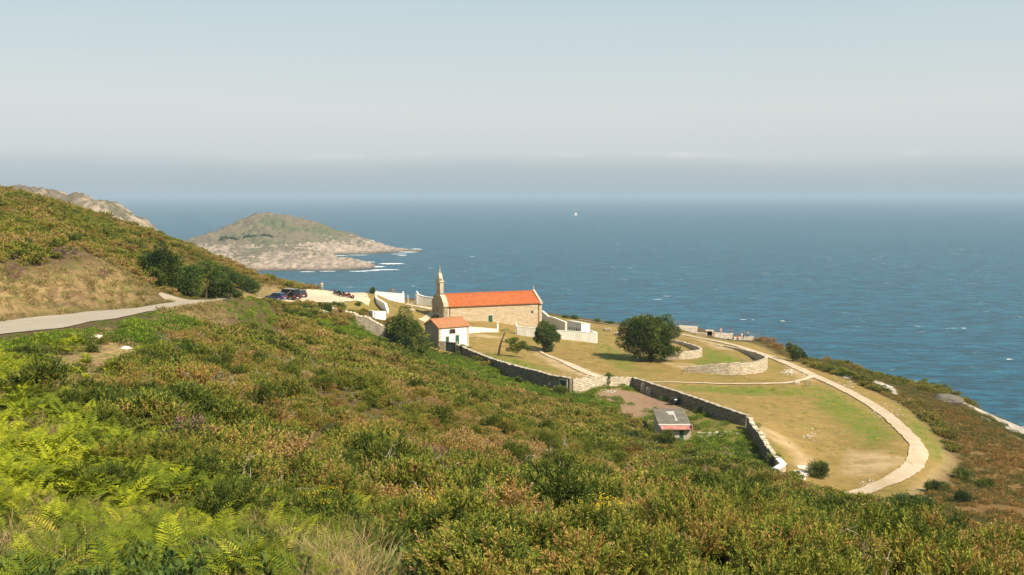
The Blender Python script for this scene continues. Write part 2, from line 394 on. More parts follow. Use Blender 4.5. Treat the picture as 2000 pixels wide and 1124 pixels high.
Z['dry'] = [poly_of(p) for p in ([(60,700),(150,668),(215,655),(300,690),(310,720),(250,735),(200,800),(130,790),(60,745)],
   [(-300,622),(0,625),(120,613),(200,603),(256,598),(306,592),(294,562),(250,538),(150,525),(90,530),(0,520),(-300,500)],
   [(330,606),(430,592),(440,612),(380,640),(320,650)], [(455,545),(500,556),(560,560),(560,575),(455,580)],
   [(580,1010),(720,1010),(760,1124),(600,1124)])]
Z['soil'] = [poly_of(p) for p in ([(1150,775),(1200,760),(1260,770),(1320,790),(1345,796),(1330,812),(1262,800),(1258,815),(1200,810),(1150,795)], [(1410,872),(1450,868),(1470,900),(1430,915)])]
Z['garden'] = [poly_of([(1115,772),(1180,758),(1235,752),(1330,776),(1466,828),(1500,880),(1530,930),(1480,925),(1420,880),(1350,870),(1262,850),(1230,815),(1150,800)])]
Z['heath'] = [poly_of([(1400,640),(1480,668),(1560,706),(1640,726),(1700,752),(1790,794),(1850,845),(1875,905),(1830,962),(1730,992),(1800,1040),(1900,1060),(2050,1060),(2300,1010),(2500,700),(1900,700),(1700,690)], 60)]
Z['rust'] = [poly_of(p, 60) for p in ([(1770,800),(1860,800),(2010,880),(2200,960),(2200,1060),(2000,1010),(1900,960),(1870,880)], [(1560,708),(1680,735),(1760,775),(1700,745)], [(1820,985),(1960,950),(2100,1010),(2100,1090),(1900,1040)])]
Z['green'] = [poly_of(p) for p in ([(1585,752),(1640,768),(1700,810),(1745,855),(1700,870),(1640,825),(1590,785)], [(1330,752),(1450,757),(1560,758),(1590,775),(1480,772),(1340,764)],
   [(860,668),(935,690),(985,700),(1090,725),(1010,718),(900,695)], [(1180,672),(1240,700),(1225,725),(1170,695)], [(1380,680),(1440,700),(1470,712),(1400,716),(1350,712)],
   [(700,584),(722,583),(735,606),(712,604)], [(1640,770),(1680,800),(1720,850),(1690,830)], [(1760,800),(1800,830),(1850,890),(1830,900),(1780,845)], [(990,694),(1040,712),(1030,722),(985,706)])]
Z['worn'] = [poly_of(p) for p in ([(1040,684),(1090,703),(1190,737),(1150,738),(1080,716)], [(1475,828),(1540,858),(1590,900),(1590,920),(1560,915),(1545,880),(1480,850)],
   [(1280,706),(1360,712),(1380,725),(1340,722)], [(1340,655),(1420,676),(1480,692),(1400,682)], [(855,650),(920,652),(1000,662),(930,662)], [(1530,705),(1580,735),(1590,745),(1560,740)], [(1660,880),(1780,900),(1700,930),(1640,925)],
   [(1840,860),(1885,900),(1850,950),(1740,985),(1800,945),(1850,905)])]
Z['rock'] = [poly_of(p, 60) for p in ([(1785,738),(1850,752),(1910,782),(2000,826),(2150,900),(2150,912),(2000,850),(1930,812),(1850,778),(1800,756)], [(1695,738),(1745,756),(1758,774),(1735,770),(1710,752)], [(1640,729),(1670,738),(1650,740)], [(1905,808),(1940,824),(1925,823)], [(1950,826),(1990,845),(1970,842)])]
def mask(k, x, y, w=2.0):
    x = np.asarray(x, float); y = np.asarray(y, float); m = np.zeros(x.shape)
    for P in Z[k]: m = np.maximum(m, soft(x, y, P, w))
    return m

# ---------------------------------------------------------------- ground sheet
ph = np.concatenate([np.linspace(-math.pi, -.66, 70, endpoint=False), np.linspace(-.66, .66, 760), np.linspace(.66, math.pi, 71)[1:-1]])
rr_ = [.4]
while rr_[-1] < 440:
    r = rr_[-1]; rr_.append(r+(min(max(r*.0125, .03), .75) if r < 320 else 3))
rr_ = np.array(rr_)
PHg, Rg = np.meshgrid(ph, rr_, indexing='ij')
GX = Rg*np.sin(PHg); GY = Rg*np.cos(PHg)
GZ = H(GX, GY)
na, nr_ = GX.shape
fieldm = mask('field', GX, GY, 2.5); gardm = mask('garden', GX, GY, 2)
scr = np.clip(1-fieldm-gardm, 0, 1)
GZ = GZ+fieldm*(fbm(GX, GY, 2.2, 3)-.5)*.10
V = np.stack([GX.ravel(), GY.ravel(), GZ.ravel()], 1); V = np.vstack([V, [[0, 0, float(GZ[:, 0].mean())]]])
ii, jj = np.meshgrid(np.arange(na), np.arange(nr_-1), indexing='ij'); i2 = (ii+1) % na
Q = np.stack([ii*nr_+jj, i2*nr_+jj, i2*nr_+jj+1, ii*nr_+jj+1], -1).reshape(-1, 4)[:, ::-1]
ground = mk('ground', V, Q, smooth=True); tag(ground, kind='structure')
cz = lambda a: np.append(a.ravel(), a.ravel()[0])
vcol(ground, 'za', np.stack([cz(fieldm), cz(mask('green', GX, GY, 3.5)), cz(mask('soil', GX, GY, 1.5)), cz(mask('worn', GX, GY, 2))], 1))
vcol(ground, 'zb', np.stack([cz(mask('heath', GX, GY, 4)), cz(mask('rust', GX, GY, 8)), cz(mask('rock', GX, GY, 2.0)), cz(mask('dry', GX, GY, 3))], 1))
vcol(ground, 'zc', np.stack([cz(gardm), cz(np.clip((np.hypot(GX, GY)-coastR(GX, GY)-4)/10, 0, 1)), cz(mask('fern', GX, GY, 3))], 1))
def ground_mat():
    t = NT('ground_cover'); p = t.pos()
    A = t.sep(t.attr('za').outputs[0]); Aa = t.attr('za').outputs['Alpha']; B = t.sep(t.attr('zb').outputs[0]); Ba = t.attr('zb').outputs['Alpha']; C = t.sep(t.attr('zc').outputs[0])
    big = t.noise(.05, p, 5, .6); mid = t.noise(.35, p, 6, .7); fine = t.noise(3.0, p, 5, .7)
    streak = t.noise(.5, t.scl(p, (.35, 1, 1)), 5, .7)
    # summer-dry meadow
    g = t.mix(t.ramp(mid, [(.3, 0), (.72, 1)]), (.225, .145, .045), (.345, .23, .078))
    g = t.mix(t.ramp(t.noise(.11, p, 5, .65), [(.48, 0), (.66, .8)]), g, (.19, .16, .035))
    g = t.mix(t.ramp(t.noise(.8, p, 6, .75), [(.52, 0), (.62, .7)]), g, (.15, .135, .028))
    g = t.mix(t.ramp(t.noise(1.9, p, 5, .8), [(.54, 0), (.66, .6)]), g, (.10, .085, .025))
    g = t.mix(t.ramp(t.noise(2.6, p, 5, .8), [(.56, 0), (.68, .55)]), g, (.50, .36, .16))
    g = t.mix(t.ramp(t.noise(.22, p, 6, .7, .6), [(.56, 0), (.68, .6)]), g, (.19, .115, .06))
    g = t.mix(t.ramp(streak, [(.58, 0), (.75, .6)]), g, (.40, .29, .14))
    gm = t.math('MULTIPLY', A[1], t.ramp(t.noise(.7, p, 6, .8), [(.40, 0), (.56, .95)]))
    g = t.mix(gm, g, t.mix(t.ramp(fine, [(.3, 0), (.7, 1)]), (.07, .125, .012), (.15, .21, .02)))
    g = t.mix(t.math('MULTIPLY', Aa, t.ramp(t.math('ADD', t.math('MULTIPLY', streak, .5), t.math('MULTIPLY', mid, .5)), [(.36, 0), (.55, .95)])), g, (.44, .31, .17))
    # litter under the scrub
    s = t.mix(t.ramp(fine, [(.3, 0), (.7, 1)]), (.055, .035, .018), (.16, .105, .05))
    s = t.mix(t.ramp(mid, [(.5, 0), (.65, 1)]), s, (.085, .085, .02))
    d = t.mix(t.ramp(t.noise(1.4, p, 6, .8), [(.35, 0), (.65, 1)]), (.17, .105, .045), (.36, .25, .115))
    sk = t.noise(.9, t.scl(p, (1.6, .22, .8)), 6, .8, .6); sk2 = t.noise(.7, t.scl(p, (1.4, .25, .7)), 5, .75, .5, 1)
    d = t.mix(t.ramp(sk, [(.5, 0), (.6, .85)]), d, (.11, .135, .022))
    d = t.mix(t.ramp(t.sep(sk2)[0], [(.54, 0), (.64, .8)]), d, (.13, .075, .055))
    d = t.mix(t.ramp(t.sep(sk2)[1], [(.56, 0), (.66, .7)]), d, (.40, .27, .12))
    h = t.mix(t.ramp(t.noise(.7, p, 6, .75), [(.35, 0), (.65, 1)]), (.11, .09, .032), (.24, .155, .06))
    h = t.mix(t.ramp(t.noise(1.5, p, 6, .8), [(.5, 0), (.62, .7)]), h, (.06, .055, .02))
    h = t.mix(t.ramp(t.noise(.3, p, 6, .7), [(.52, 0), (.62, .8)]), h, (.075, .095, .022))
    h = t.mix(t.math('MULTIPLY', B[1], t.ramp(mid, [(.3, 0), (.6, .8)])), h, (.20, .10, .035))
    so = t.mix(t.ramp(t.noise(1.2, p, 6, .8), [(.3, 0), (.7, 1)]), (.21, .125, .07), (.33, .22, .14))
    so = t.mix(t.ramp(t.noise(.9, p, 4, .7), [(.62, 0), (.7, .8)]), so, (.09, .12, .03))
    ga = t.mix(t.ramp(mid, [(.4, 0), (.6, 1)]), (.10, .105, .022), (.22, .165, .05))
    rk = t.mix(t.ramp(t.noise(.6, t.scl(p, (1, .5, 1)), 7, .75), [(.35, 0), (.6, 1)]), (.22, .18, .13), (.50, .45, .38))
    rk = t.mix(t.ramp(t.noise(.45, t.scl(p, (1, .4, 2)), 6, .8, 1), [(.60, 0), (.66, .8)]), rk, (.13, .11, .04))
    col = t.mix(A[0], s, g); col = t.mix(B[0], col, h); col = t.mix(Ba, col, d); col = t.mix(C[0], col, ga)
    col = t.mix(t.math('MULTIPLY', C[2], t.ramp(fine, [(.45, 0), (.6, .6)])), col, (.11, .14, .02))
    col = t.mix(A[2], col, so)
    rkm = t.math('ADD', B[2], t.math('MULTIPLY', t.math('SUBTRACT', t.noise(.35, p, 6, .7), .5), 1.1))
    col = t.mix(t.ramp(rkm, [(.42, 0), (.5, 1)]), col, rk); col = t.mix(C[1], col, rk)
    hgt = t.math('ADD', t.math('MULTIPLY', fine, .4), mid)
    return t.done(col, .95, t.bump(hgt, .25, .8), Specular_IOR_Level=.1)
ground.data.materials.append(ground_mat())

# ---------------------------------------------------------------- flat surfaces draped on the ground
from mathutils.geometry import delaunay_2d_cdt
def dens(P, step, jit=0.0, closed=True):
    out = []; n = len(P)
    for i in range(n if closed else n-1):
        a = np.array(P[i][:2]); b = np.array(P[(i+1) % n][:2]); k = max(1, int(np.hypot(*(b-a))/step))
        for j in range(k): out.append(a+(b-a)*j/k)
    if not closed: out.append(np.array(P[-1][:2]))
    out = np.array(out)
    if jit: out = out+np.stack([fbm(out[:, 0], out[:, 1], 1.6, 3)-.5, fbm(out[:, 1]+50, out[:, 0], 1.6, 3)-.5], 1)*jit*2
    return out
def smoothline(P, it=3):
    P = np.array([p[:2] for p in P], float)
    for _ in range(it):
        Q = [P[0]]
        for a, b in zip(P[:-1], P[1:]): Q += [a*.75+b*.25, a*.25+b*.75]
        P = np.array(Q+[P[-1]])
    return P
def ribbon_poly(P, w):
    P = smoothline(P, 2); n = len(P); W = np.interp(np.linspace(0, 1, n), np.linspace(0, 1, len(w)), w) if isinstance(w, (list, tuple)) else np.full(n, w)
    T = np.gradient(P, axis=0); T /= np.linalg.norm(T, axis=1)[:, None]; N = np.stack([-T[:, 1], T[:, 0]], 1)
    return np.vstack([P+N*W[:, None]/2, (P-N*W[:, None]/2)[::-1]])
def drape(name, P, mat, dz=.06, step=.7, jit=.18, kind='structure'):
    B_ = dens(P, step*.6, jit); x0, y0 = B_.min(0); x1, y1 = B_.max(0)
    gx, gy = np.meshgrid(np.arange(x0, x1, step), np.arange(y0, y1, step)); gx = gx.ravel(); gy = gy.ravel()
    k = inside(gx, gy, B_); k[k] = seg_dist(gx[k], gy[k], B_, True) > step*.35
    pts_ = [Vector(p) for p in B_]+[Vector(p) for p in zip(gx[k], gy[k])]
    v, e, f, *_ = delaunay_2d_cdt(pts_, [], [list(range(len(B_)))], 1, 1e-4)
    v = np.array([list(q) for q in v]); z = H(v[:, 0], v[:, 1])+dz+.05*mask('field', v[:, 0], v[:, 1], 2.5)
    o = mk(name, np.column_stack([v, z]), [list(q) for q in f], mat, smooth=True)
    for pl in o.data.polygons:
        if pl.normal.z < 0: o.data.flip_normals(); break
    return tag(o, kind=kind) if kind else o
def gravel(name, a, b, tr=.0):
    t = NT(name); p = t.pos()
    c = t.mix(t.ramp(t.noise(.5, p, 6, .7), [(.3, 0), (.7, 1)]), a, b)
    c = t.mix(t.ramp(t.noise(4, p, 4, .8), [(.55, 0), (.72, .5)]), c, tuple(x*.6 for x in a))
    c = t.mix(t.ramp(t.noise(.16, t.scl(p, (1, .3, 1)), 4, .6), [(.56, 0), (.66, .4)]), c, (.34, .27, .13))
    c = t.mix(t.ramp(t.noise(.9, t.scl(p, (1, .35, 1)), 6, .8), [(.55, 0), (.68, .6)]), c, (.30, .22, .12))
    c = t.mix(t.ramp(t.noise(1.6, p, 6, .8), [(.6, 0), (.7, .5)]), c, tuple(min(.8, x*1.2) for x in b))
    return t.done(c, .95, t.bump(t.noise(5, p, 4, .7), .03), Specular_IOR_Level=.1)
M_GRAVEL = gravel('pale_gravel', (.50, .385, .26), (.62, .50, .36)); M_PATH = gravel('path_gravel', (.42, .32, .21), (.56, .445, .32)); M_ASPH = gravel('pale_asphalt', (.34, .285, .22), (.40, .345, .27))
road = [pin(u, d) for u, d in [(-350,48),(-200,55),(0,66.2),(120,70.6),(200,78),(262,84.9),(330,95.5),(380,103),(420,114),(450,128),(480,150),(512,180),(500,187),(462,152),(430,130),(418,118.5),(360,117.5),(314,115.5),(309,113),(342,111.2),(318,106),(300,102.5),(256,97.3),(200,91),(120,84.7),(60,80),(0,75.6),(-100,68),(-200,62),(-350,54)]]
drape('road', [tuple(p)[:2] for p in road], M_ASPH, .05, .8, .06)
drape('car_park', [tuple(p)[:2] for p in [pin(500,184), pin(540,191), pin(600,193), pin(660,199), pin(700,207), pin(716,213), pin(720,224), pin(722,234), pin(712,239), pin(690,239), pin(640,235), pin(600,230), pin(575,216), pin(540,203), pin(505,193)]], M_GRAVEL, .08, .9, .35)
pth = [hit(u, v, 60) for u, v in [(1335,654),(1400,667),(1480,689),(1530,707),(1580,730),(1640,757),(1700,789),(1748,824),(1782,858),(1797,885),(1785,912),(1750,936),(1700,957)]]+[pin(1650,112), pin(1600,110)]
drape('gravel_path', ribbon_poly([pin(1130,276), pin(1180,275), pin(1240,270), pin(1300,264)]+pth[1:], [.9, 1.0, 2.6, 2.5, 2.3, 2.3, 2.3, 2.3, 2.4, 2.4]), M_PATH, .07, .6, .28)
drape('meadow_track', ribbon_poly([hit(u, v, 60) for u, v in [(1030,679),(1062,690),(1095,705),(1130,722),(1180,740)]], [.5, .8, 1.3, 2.2, 2.9]), M_GRAVEL, .07, .6, .35)
drape('meadow_trail', ribbon_poly([hit(u, v, 60) for u, v in [(1236,746),(1330,747.5),(1440,751),(1530,751),(1568,744),(1590,735)]], [.5, .8, .9, 1.0, 1.5]), M_GRAVEL, .07, .5, .2)
for (a, b, c_) in (((822,233),(850,246),1.6),((800,254),(845,248),2.0),((760,268),(830,262),.9)):
    drape('footpath', ribbon_poly([pin(a[0], a[1]), pin((a[0]+b[0])/2, (a[1]+b[1])/2+1), pin(*b)], c_), M_GRAVEL, .08, .6, .15)
# ================================================================ foliage prototypes
def unit(a): return a/np.maximum(np.linalg.norm(a, axis=-1, keepdims=True), 1e-9)
def rdir(n, R=rng):
    return unit(R.normal(size=(n, 3)))

def tris(name, base, axis, side, length, width, tone, bright, mat, extra=None, link=False):
    """thin pointed leaves: base points, directions, side vectors; tone and brightness are stored per leaf"""
    n = len(base); L = np.asarray(length).reshape(-1, 1); W = np.asarray(width).reshape(-1, 1)
    v = np.stack([base-side*W*.5, base+axis*L*.55+side*W*.5, base+axis*L, base+axis*L*.45-side*W*.6], 1).reshape(-1, 3)
    f = np.arange(n*4).reshape(-1, 4)
    o = mk(name, v, f, mat)
    c = np.stack([np.repeat(tone, 4), np.repeat(bright, 4), np.tile([0, .5, 1, .5], n)], 1)
    if extra:
        me = o.data; ev, ef = extra; ev = np.array(ev); n0 = len(v)
        bpy.data.objects.remove(o); bpy.data.meshes.remove(me)
        V = np.vstack([v, ev]); o = mk(name, list(map(tuple, V)), [tuple(q) for q in f]+[tuple(i+n0 for i in q) for q in ef], mat)
        c = np.vstack([c, np.tile([1.5, .5, 0], (len(ev), 1))])
    vcol(o, 'leaf', c)
    if not link: COL.objects.unlink(o)
    return o
def perp(a, R=rng):
    b = unit(R.normal(size=a.shape)); return unit(np.cross(a, b))
def gorse(name, seed, mat, shoots=230, spines=26, w=.75, h=.85, sl=.16, sp=.055, sw=.012, brown=.3, lobes=11, link=False):
    R = np.random.default_rng(seed)
    lc = np.stack([R.uniform(-.55, .55, lobes)*w, R.uniform(-.55, .55, lobes)*w, R.uniform(.25, .62, lobes)*h], 1)
    lr = R.uniform(.2, .42, lobes)*w; lt = R.random(lobes)
    k = R.integers(0, lobes, shoots)
    d = unit(R.normal(size=(shoots, 3))); d[:, 2] = np.abs(d[:, 2])*1.1-.25; d = unit(d)
    p = lc[k]+d*lr[k][:, None]*R.uniform(.55, 1.05, (shoots, 1))*np.array([1, 1, h/w*.8])
    p[:, 2] = np.maximum(p[:, 2], .03)
    sd_ = unit(d*1.1+np.array([0, 0, .38])+R.normal(size=(shoots, 3))*.35)
    slen = R.uniform(.6, 1.2, shoots)*sl
    tone = np.clip(np.where(R.random(shoots) < brown*(.4+1.2*lt[k]), R.uniform(.62, 1, shoots), R.uniform(0, .55, shoots))+R.normal(size=shoots)*.04, 0, 1)
    tt = np.tile(np.linspace(0, 1, spines), shoots); kk = np.repeat(np.arange(shoots), spines)
    base = p[kk]+sd_[kk]*(slen[kk]*tt)[:, None]
    ax = unit(sd_[kk]*.75+perp(sd_[kk], R)*(1.05-.55*tt)[:, None])
    L = sp*(1.15-.6*tt)*R.uniform(.7, 1.3, len(tt))
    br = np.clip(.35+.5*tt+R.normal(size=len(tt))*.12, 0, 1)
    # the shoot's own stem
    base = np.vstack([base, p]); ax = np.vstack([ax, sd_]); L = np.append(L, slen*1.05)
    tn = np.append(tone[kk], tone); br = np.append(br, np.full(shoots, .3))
    return tris(name, base, ax, perp(ax, R), L, np.append(np.full(len(tt), sw), np.full(shoots, sw)), tn, br, mat, link=link)
def leafball(name, seed, mat, n, lobes, leaf, lw=None, flat=.6, tone=(0, .6), up=.4, link=False, parent=None):
    """lobes: (centre, radii) ellipsoids filled with leaves near their surface"""
    R = np.random.default_rng(seed)
    C_ = np.array([l[0] for l in lobes], float); r = np.array([l[1] for l in lobes], float)
    wgt = (r[:, 0]*r[:, 1]+r[:, 1]*r[:, 2]+r[:, 0]*r[:, 2]); k = R.choice(len(lobes), n, p=wgt/wgt.sum())
    d = unit(R.normal(size=(n, 3))); rad = R.uniform(.45, 1, n)**.5
    lump = 1+.18*np.sin(d[:, 0]*7+k)*np.cos(d[:, 1]*6+2*k)+.12*np.sin(d[:, 2]*9+3*k)
    p = C_[k]+d*r[k]*(rad*lump)[:, None]
    ax = unit(d*.8+R.normal(size=(n, 3))*.6+np.array([0, 0, up]))
    tn = R.uniform(*tone, n); lt = R.random(len(lobes))
    tn = np.clip(tn+(lt[k]-.5)*.25, 0, 1)
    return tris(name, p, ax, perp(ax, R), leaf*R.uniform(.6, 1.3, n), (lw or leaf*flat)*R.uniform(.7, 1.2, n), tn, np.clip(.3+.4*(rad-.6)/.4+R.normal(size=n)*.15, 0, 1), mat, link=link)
def fern(name, seed, mat, fronds=7, L=.85, pairs=17, pinn=9, lod=0, lw_=.95):
    R = np.random.default_rng(seed); B = []; A = []; S = []; LL = []; WW = []; T = []; BR = []
    for f in range(fronds):
        az = R.uniform(0, 6.28); lean = R.uniform(.45, 1.05); Lf = L*R.uniform(.65, 1.15); tn = R.uniform(.05, .6) if R.random() < .93 else .9
        hd = np.array([math.cos(az), math.sin(az), 0]); sidev = np.array([-math.sin(az), math.cos(az), 0]); tw = R.uniform(-.5, .5)
        org = np.array([R.uniform(-.15, .15), R.uniform(-.15, .15), 0]); p = org.copy(); ang = math.pi/2-lean*.3
        pts_f = []; st = Lf/pairs; 
        for i in range(pairs+4):
            dr = hd*math.cos(ang)+np.array([0, 0, math.sin(ang)]); pts_f.append((p.copy(), dr)); p = p+dr*st; ang -= lean*1.5/pairs*(1+i/pairs*.4)
        for i, (q, dr) in enumerate(pts_f):
            B.append(q); A.append(dr); S.append(sidev); LL.append(st*1.2); WW.append(.01); T.append(tn); BR.append(.3)
            if i < 4: continue
            tt = (i-4)/(pairs-1); pl = Lf*.34*(1-tt)**.8*(.55+1.6*min(tt, .28))+.015
            nrm = unit(np.cross(dr, sidev)); 
            for sg in (-1, 1):
                pa = unit(sidev*sg*math.cos(tw*.3)+dr*.35-nrm*0+np.array([0, 0, -.12+.25*R.random()]))
                b_ = np.clip(.45+R.normal()*.12, 0, 1)
                if lod:
                    B.append(q); A.append(pa); S.append(dr); LL.append(pl); WW.append(st*lw_); T.append(tn); BR.append(b_)
                else:
                    m = max(3, int(pinn*(1-tt*.6)))
                    for j in range(m):
                        u = (j+.3)/m; bp = q+pa*pl*u; w_ = pl*.22*(1-u)**.7+.006
                        for s2 in (-1, 1):
                            B.append(bp); A.append(unit(dr*s2+pa*.45)); S.append(pa); LL.append(w_); WW.append(pl/m*.85); T.append(tn); BR.append(b_)
    return tris(name, np.array(B), np.array(A), np.array(S), LL, WW, np.array(T), np.array(BR), mat)
def leafmat(name, stops, big=(.03, .5), brown=None, trans=.22, rough=.75, inst=True, mul=1.0):
    t = NT(name); a = t.sep(t.attr('leaf').outputs[0]); p = t.pos()
    oi = t.node('ShaderNodeObjectInfo').outputs['Random']
    n1 = t.noise(big[0], p, 4, .6); n2 = t.noise(big[1], p, 4, .65)
    f = t.math('ADD', t.math('MULTIPLY', t.math('SUBTRACT', n1, .5), 1.5), t.math('MULTIPLY', t.math('SUBTRACT', n2, .5), 1.1))
    f = t.math('ADD', f, t.math('MULTIPLY', t.math('SUBTRACT', oi, .5), .42 if inst else .1))
    f = t.math('ADD', f, a[0], True)
    c = t.ramp(f, [(q, tuple(x*mul for x in cc)) for q, cc in stops])
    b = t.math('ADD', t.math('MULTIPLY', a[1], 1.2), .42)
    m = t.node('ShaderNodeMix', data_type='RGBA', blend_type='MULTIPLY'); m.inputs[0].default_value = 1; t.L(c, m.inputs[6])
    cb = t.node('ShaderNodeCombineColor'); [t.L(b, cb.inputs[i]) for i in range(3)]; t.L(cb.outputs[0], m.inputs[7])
    t.done(m.outputs[2], rough, Specular_IOR_Level=.18)
    tr = t.node('ShaderNodeBsdfTranslucent'); t.L(m.outputs[2], tr.inputs[0]); mx = t.node('ShaderNodeMixShader'); mx.inputs[0].default_value = trans
    t.L(t.b.outputs[0], mx.inputs[1]); t.L(tr.outputs[0], mx.inputs[2]); t.L(mx.outputs[0], t.n['Material Output'].inputs[0])
    return t.m
GM = 1.15
GS = [(0, (.048, .068, .011)), (.22, (.125, .145, .018)), (.50, (.205, .205, .027)), (.66, (.225, .165, .034)), (.84, (.265, .145, .043)), (1, (.33, .215, .09))]
M_GORSE = leafmat('gorse_leaf', GS, mul=GM)
M_FERN = leafmat('bracken_leaf', [(0, (.12, .155, .010)), (.35, (.26, .29, .012)), (.65, (.40, .41, .02)), (.86, (.38, .30, .035)), (1, (.36, .21, .07))], (.05, .6), trans=.25)
M_BRAM = leafmat('bramble_leaf', [(0, (.06, .105, .012)), (.5, (.155, .22, .02)), (1, (.27, .32, .03))], (.05, .6), trans=.25)
M_PINE = leafmat('pine_needle', [(0, (.018, .036, .010)), (.4, (.055, .085, .014)), (.75, (.14, .17, .022)), (1, (.20, .21, .035))], (.15, .6), trans=.12, inst=False)
M_BUSH = leafmat('broad_leaf', [(0, (.035, .07, .014)), (.5, (.085, .125, .025)), (1, (.17, .19, .045))], (.1, .9), trans=.18, inst=False)
M_HEATH = leafmat('heath_leaf', [(0, (.07, .085, .02)), (.35, (.12, .12, .03)), (.55, (.21, .14, .045)), (.8, (.30, .17, .06)), (1, (.34, .15, .04))], (.035, .4))
M_RUST = leafmat('rust_bracken', [(0, (.11, .12, .03)), (.3, (.20, .14, .035)), (.7, (.29, .15, .04)), (1, (.36, .21, .08))], (.05, .5), trans=.3)
M_STRAW = leafmat('straw_grass', [(0, (.16, .15, .04)), (.4, (.33, .235, .10)), (1, (.50, .36, .17))], (.05, .6), trans=.3)
M_TWIG = leafmat('dead_twig', [(0, (.16, .11, .07)), (.5, (.26, .20, .145)), (1, (.38, .31, .24))], (.1, .6), trans=0)
M_YEL = leafmat('ragwort', [(0, (.10, .14, .02)), (.55, (.13, .17, .02)), (.6, (.62, .43, .01)), (1, (.72, .52, .02))], (.001, .001), trans=.2, inst=False)
M_HEATHER = leafmat('heather_flower', [(0, (.13, .09, .05)), (.5, (.22, .10, .12)), (1, (.30, .13, .20))], (.05, .6), trans=.2)
M_BARK = plain('bark', (.065, .045, .03), .9, .4, 4, bump=.05)
M_GREYBARK = plain('grey_bark', (.26, .22, .18), .9, .35, 4, bump=.05)

def grasstuft(name, seed, mat, n=70, L=.45, spread=.12, w=.008, tone=(0, 1)):
    R = np.random.default_rng(seed)
    b = np.stack([R.normal(size=n)*spread, R.normal(size=n)*spread, np.zeros(n)], 1)
    a = unit(np.stack([R.normal(size=n)*.35, R.normal(size=n)*.35, np.ones(n)], 1)); Ls = L*R.uniform(.5, 1.1, n)
    m = b+a*Ls[:, None]*.55; a2 = unit(a+np.stack([a[:, 0]*1.2, a[:, 1]*1.2, -.2*np.ones(n)], 1))
    s = perp(a, R); tn = R.uniform(*tone, n)
    return tris(name, np.vstack([b, m-a*Ls[:, None]*.03]), np.vstack([a, a2]), np.vstack([s, s]), np.append(Ls*.6, Ls*.5), w, np.append(tn, tn), np.full(2*n, .5), mat)
def twigs(name, seed, mat, n=6, L=.8, w=.011):
    R = np.random.default_rng(seed); mb = MB()
    for i in range(n):
        p = Vector((R.normal()*.12, R.normal()*.12, 0)); d = Vector((R.normal()*.6, R.normal()*.6, 1)).normalized(); path = [p.copy()]
        for j in range(5):
            p = p+d*L/5*R.uniform(.7, 1.2); path.append(p.copy()); d = (d+Vector(R.normal(size=3))*.38).normalized()
        mb.tube(path, [w*(1-.15*q) for q in range(6)], 3, False)
        for j in (2, 3, 4):
            e = (path[j+1]-path[j]).normalized(); e = (e+Vector(R.normal(size=3))*.7).normalized(); q = path[j]+e*L*.28
            mb.tube([path[j], path[j]+e*L*.15, q+Vector(R.normal(size=3))*.04], [w*.55, w*.45, w*.2], 3, False)
    o = mk(name, mb.v, mb.f, mat); vcol(o, 'leaf', np.tile([R.uniform(.2, .8), .5, 0], (len(mb.v), 1))); COL.objects.unlink(o); return o
def ragwort(name, seed, mat, n=7):
    R = np.random.default_rng(seed); B = []; A = []; S = []; L = []; W = []; T = []
    for i in range(n):
        b = np.array([R.normal()*.12, R.normal()*.12, 0]); a = unit(np.array([R.normal()*.2, R.normal()*.2, 1.])); h = R.uniform(.5, .75)
        B.append(b); A.append(a); S.append(perp(a[None], R)[0]); L.append(h); W.append(.014); T.append(.2)
        for j in range(7):
            q = b+a*h*R.uniform(.2, .85); d = unit(R.normal(size=3)); B.append(q); A.append(d); S.append(perp(d[None], R)[0]); L.append(.11); W.append(.035); T.append(.3)
        for j in range(13):
            q = b+a*h+np.array([R.normal()*.06, R.normal()*.06, R.normal()*.015])
            for e in range(3):
                d = unit(np.array([R.normal(), R.normal(), .25])); B.append(q-d*.012); A.append(d); S.append(unit(np.cross(d, [0, 0, 1.]))); L.append(.024); W.append(.018); T.append(.95)
    return tris(name, np.array(B), np.array(A), np.array(S), L, W, np.array(T), np.full(len(B), .55), mat)

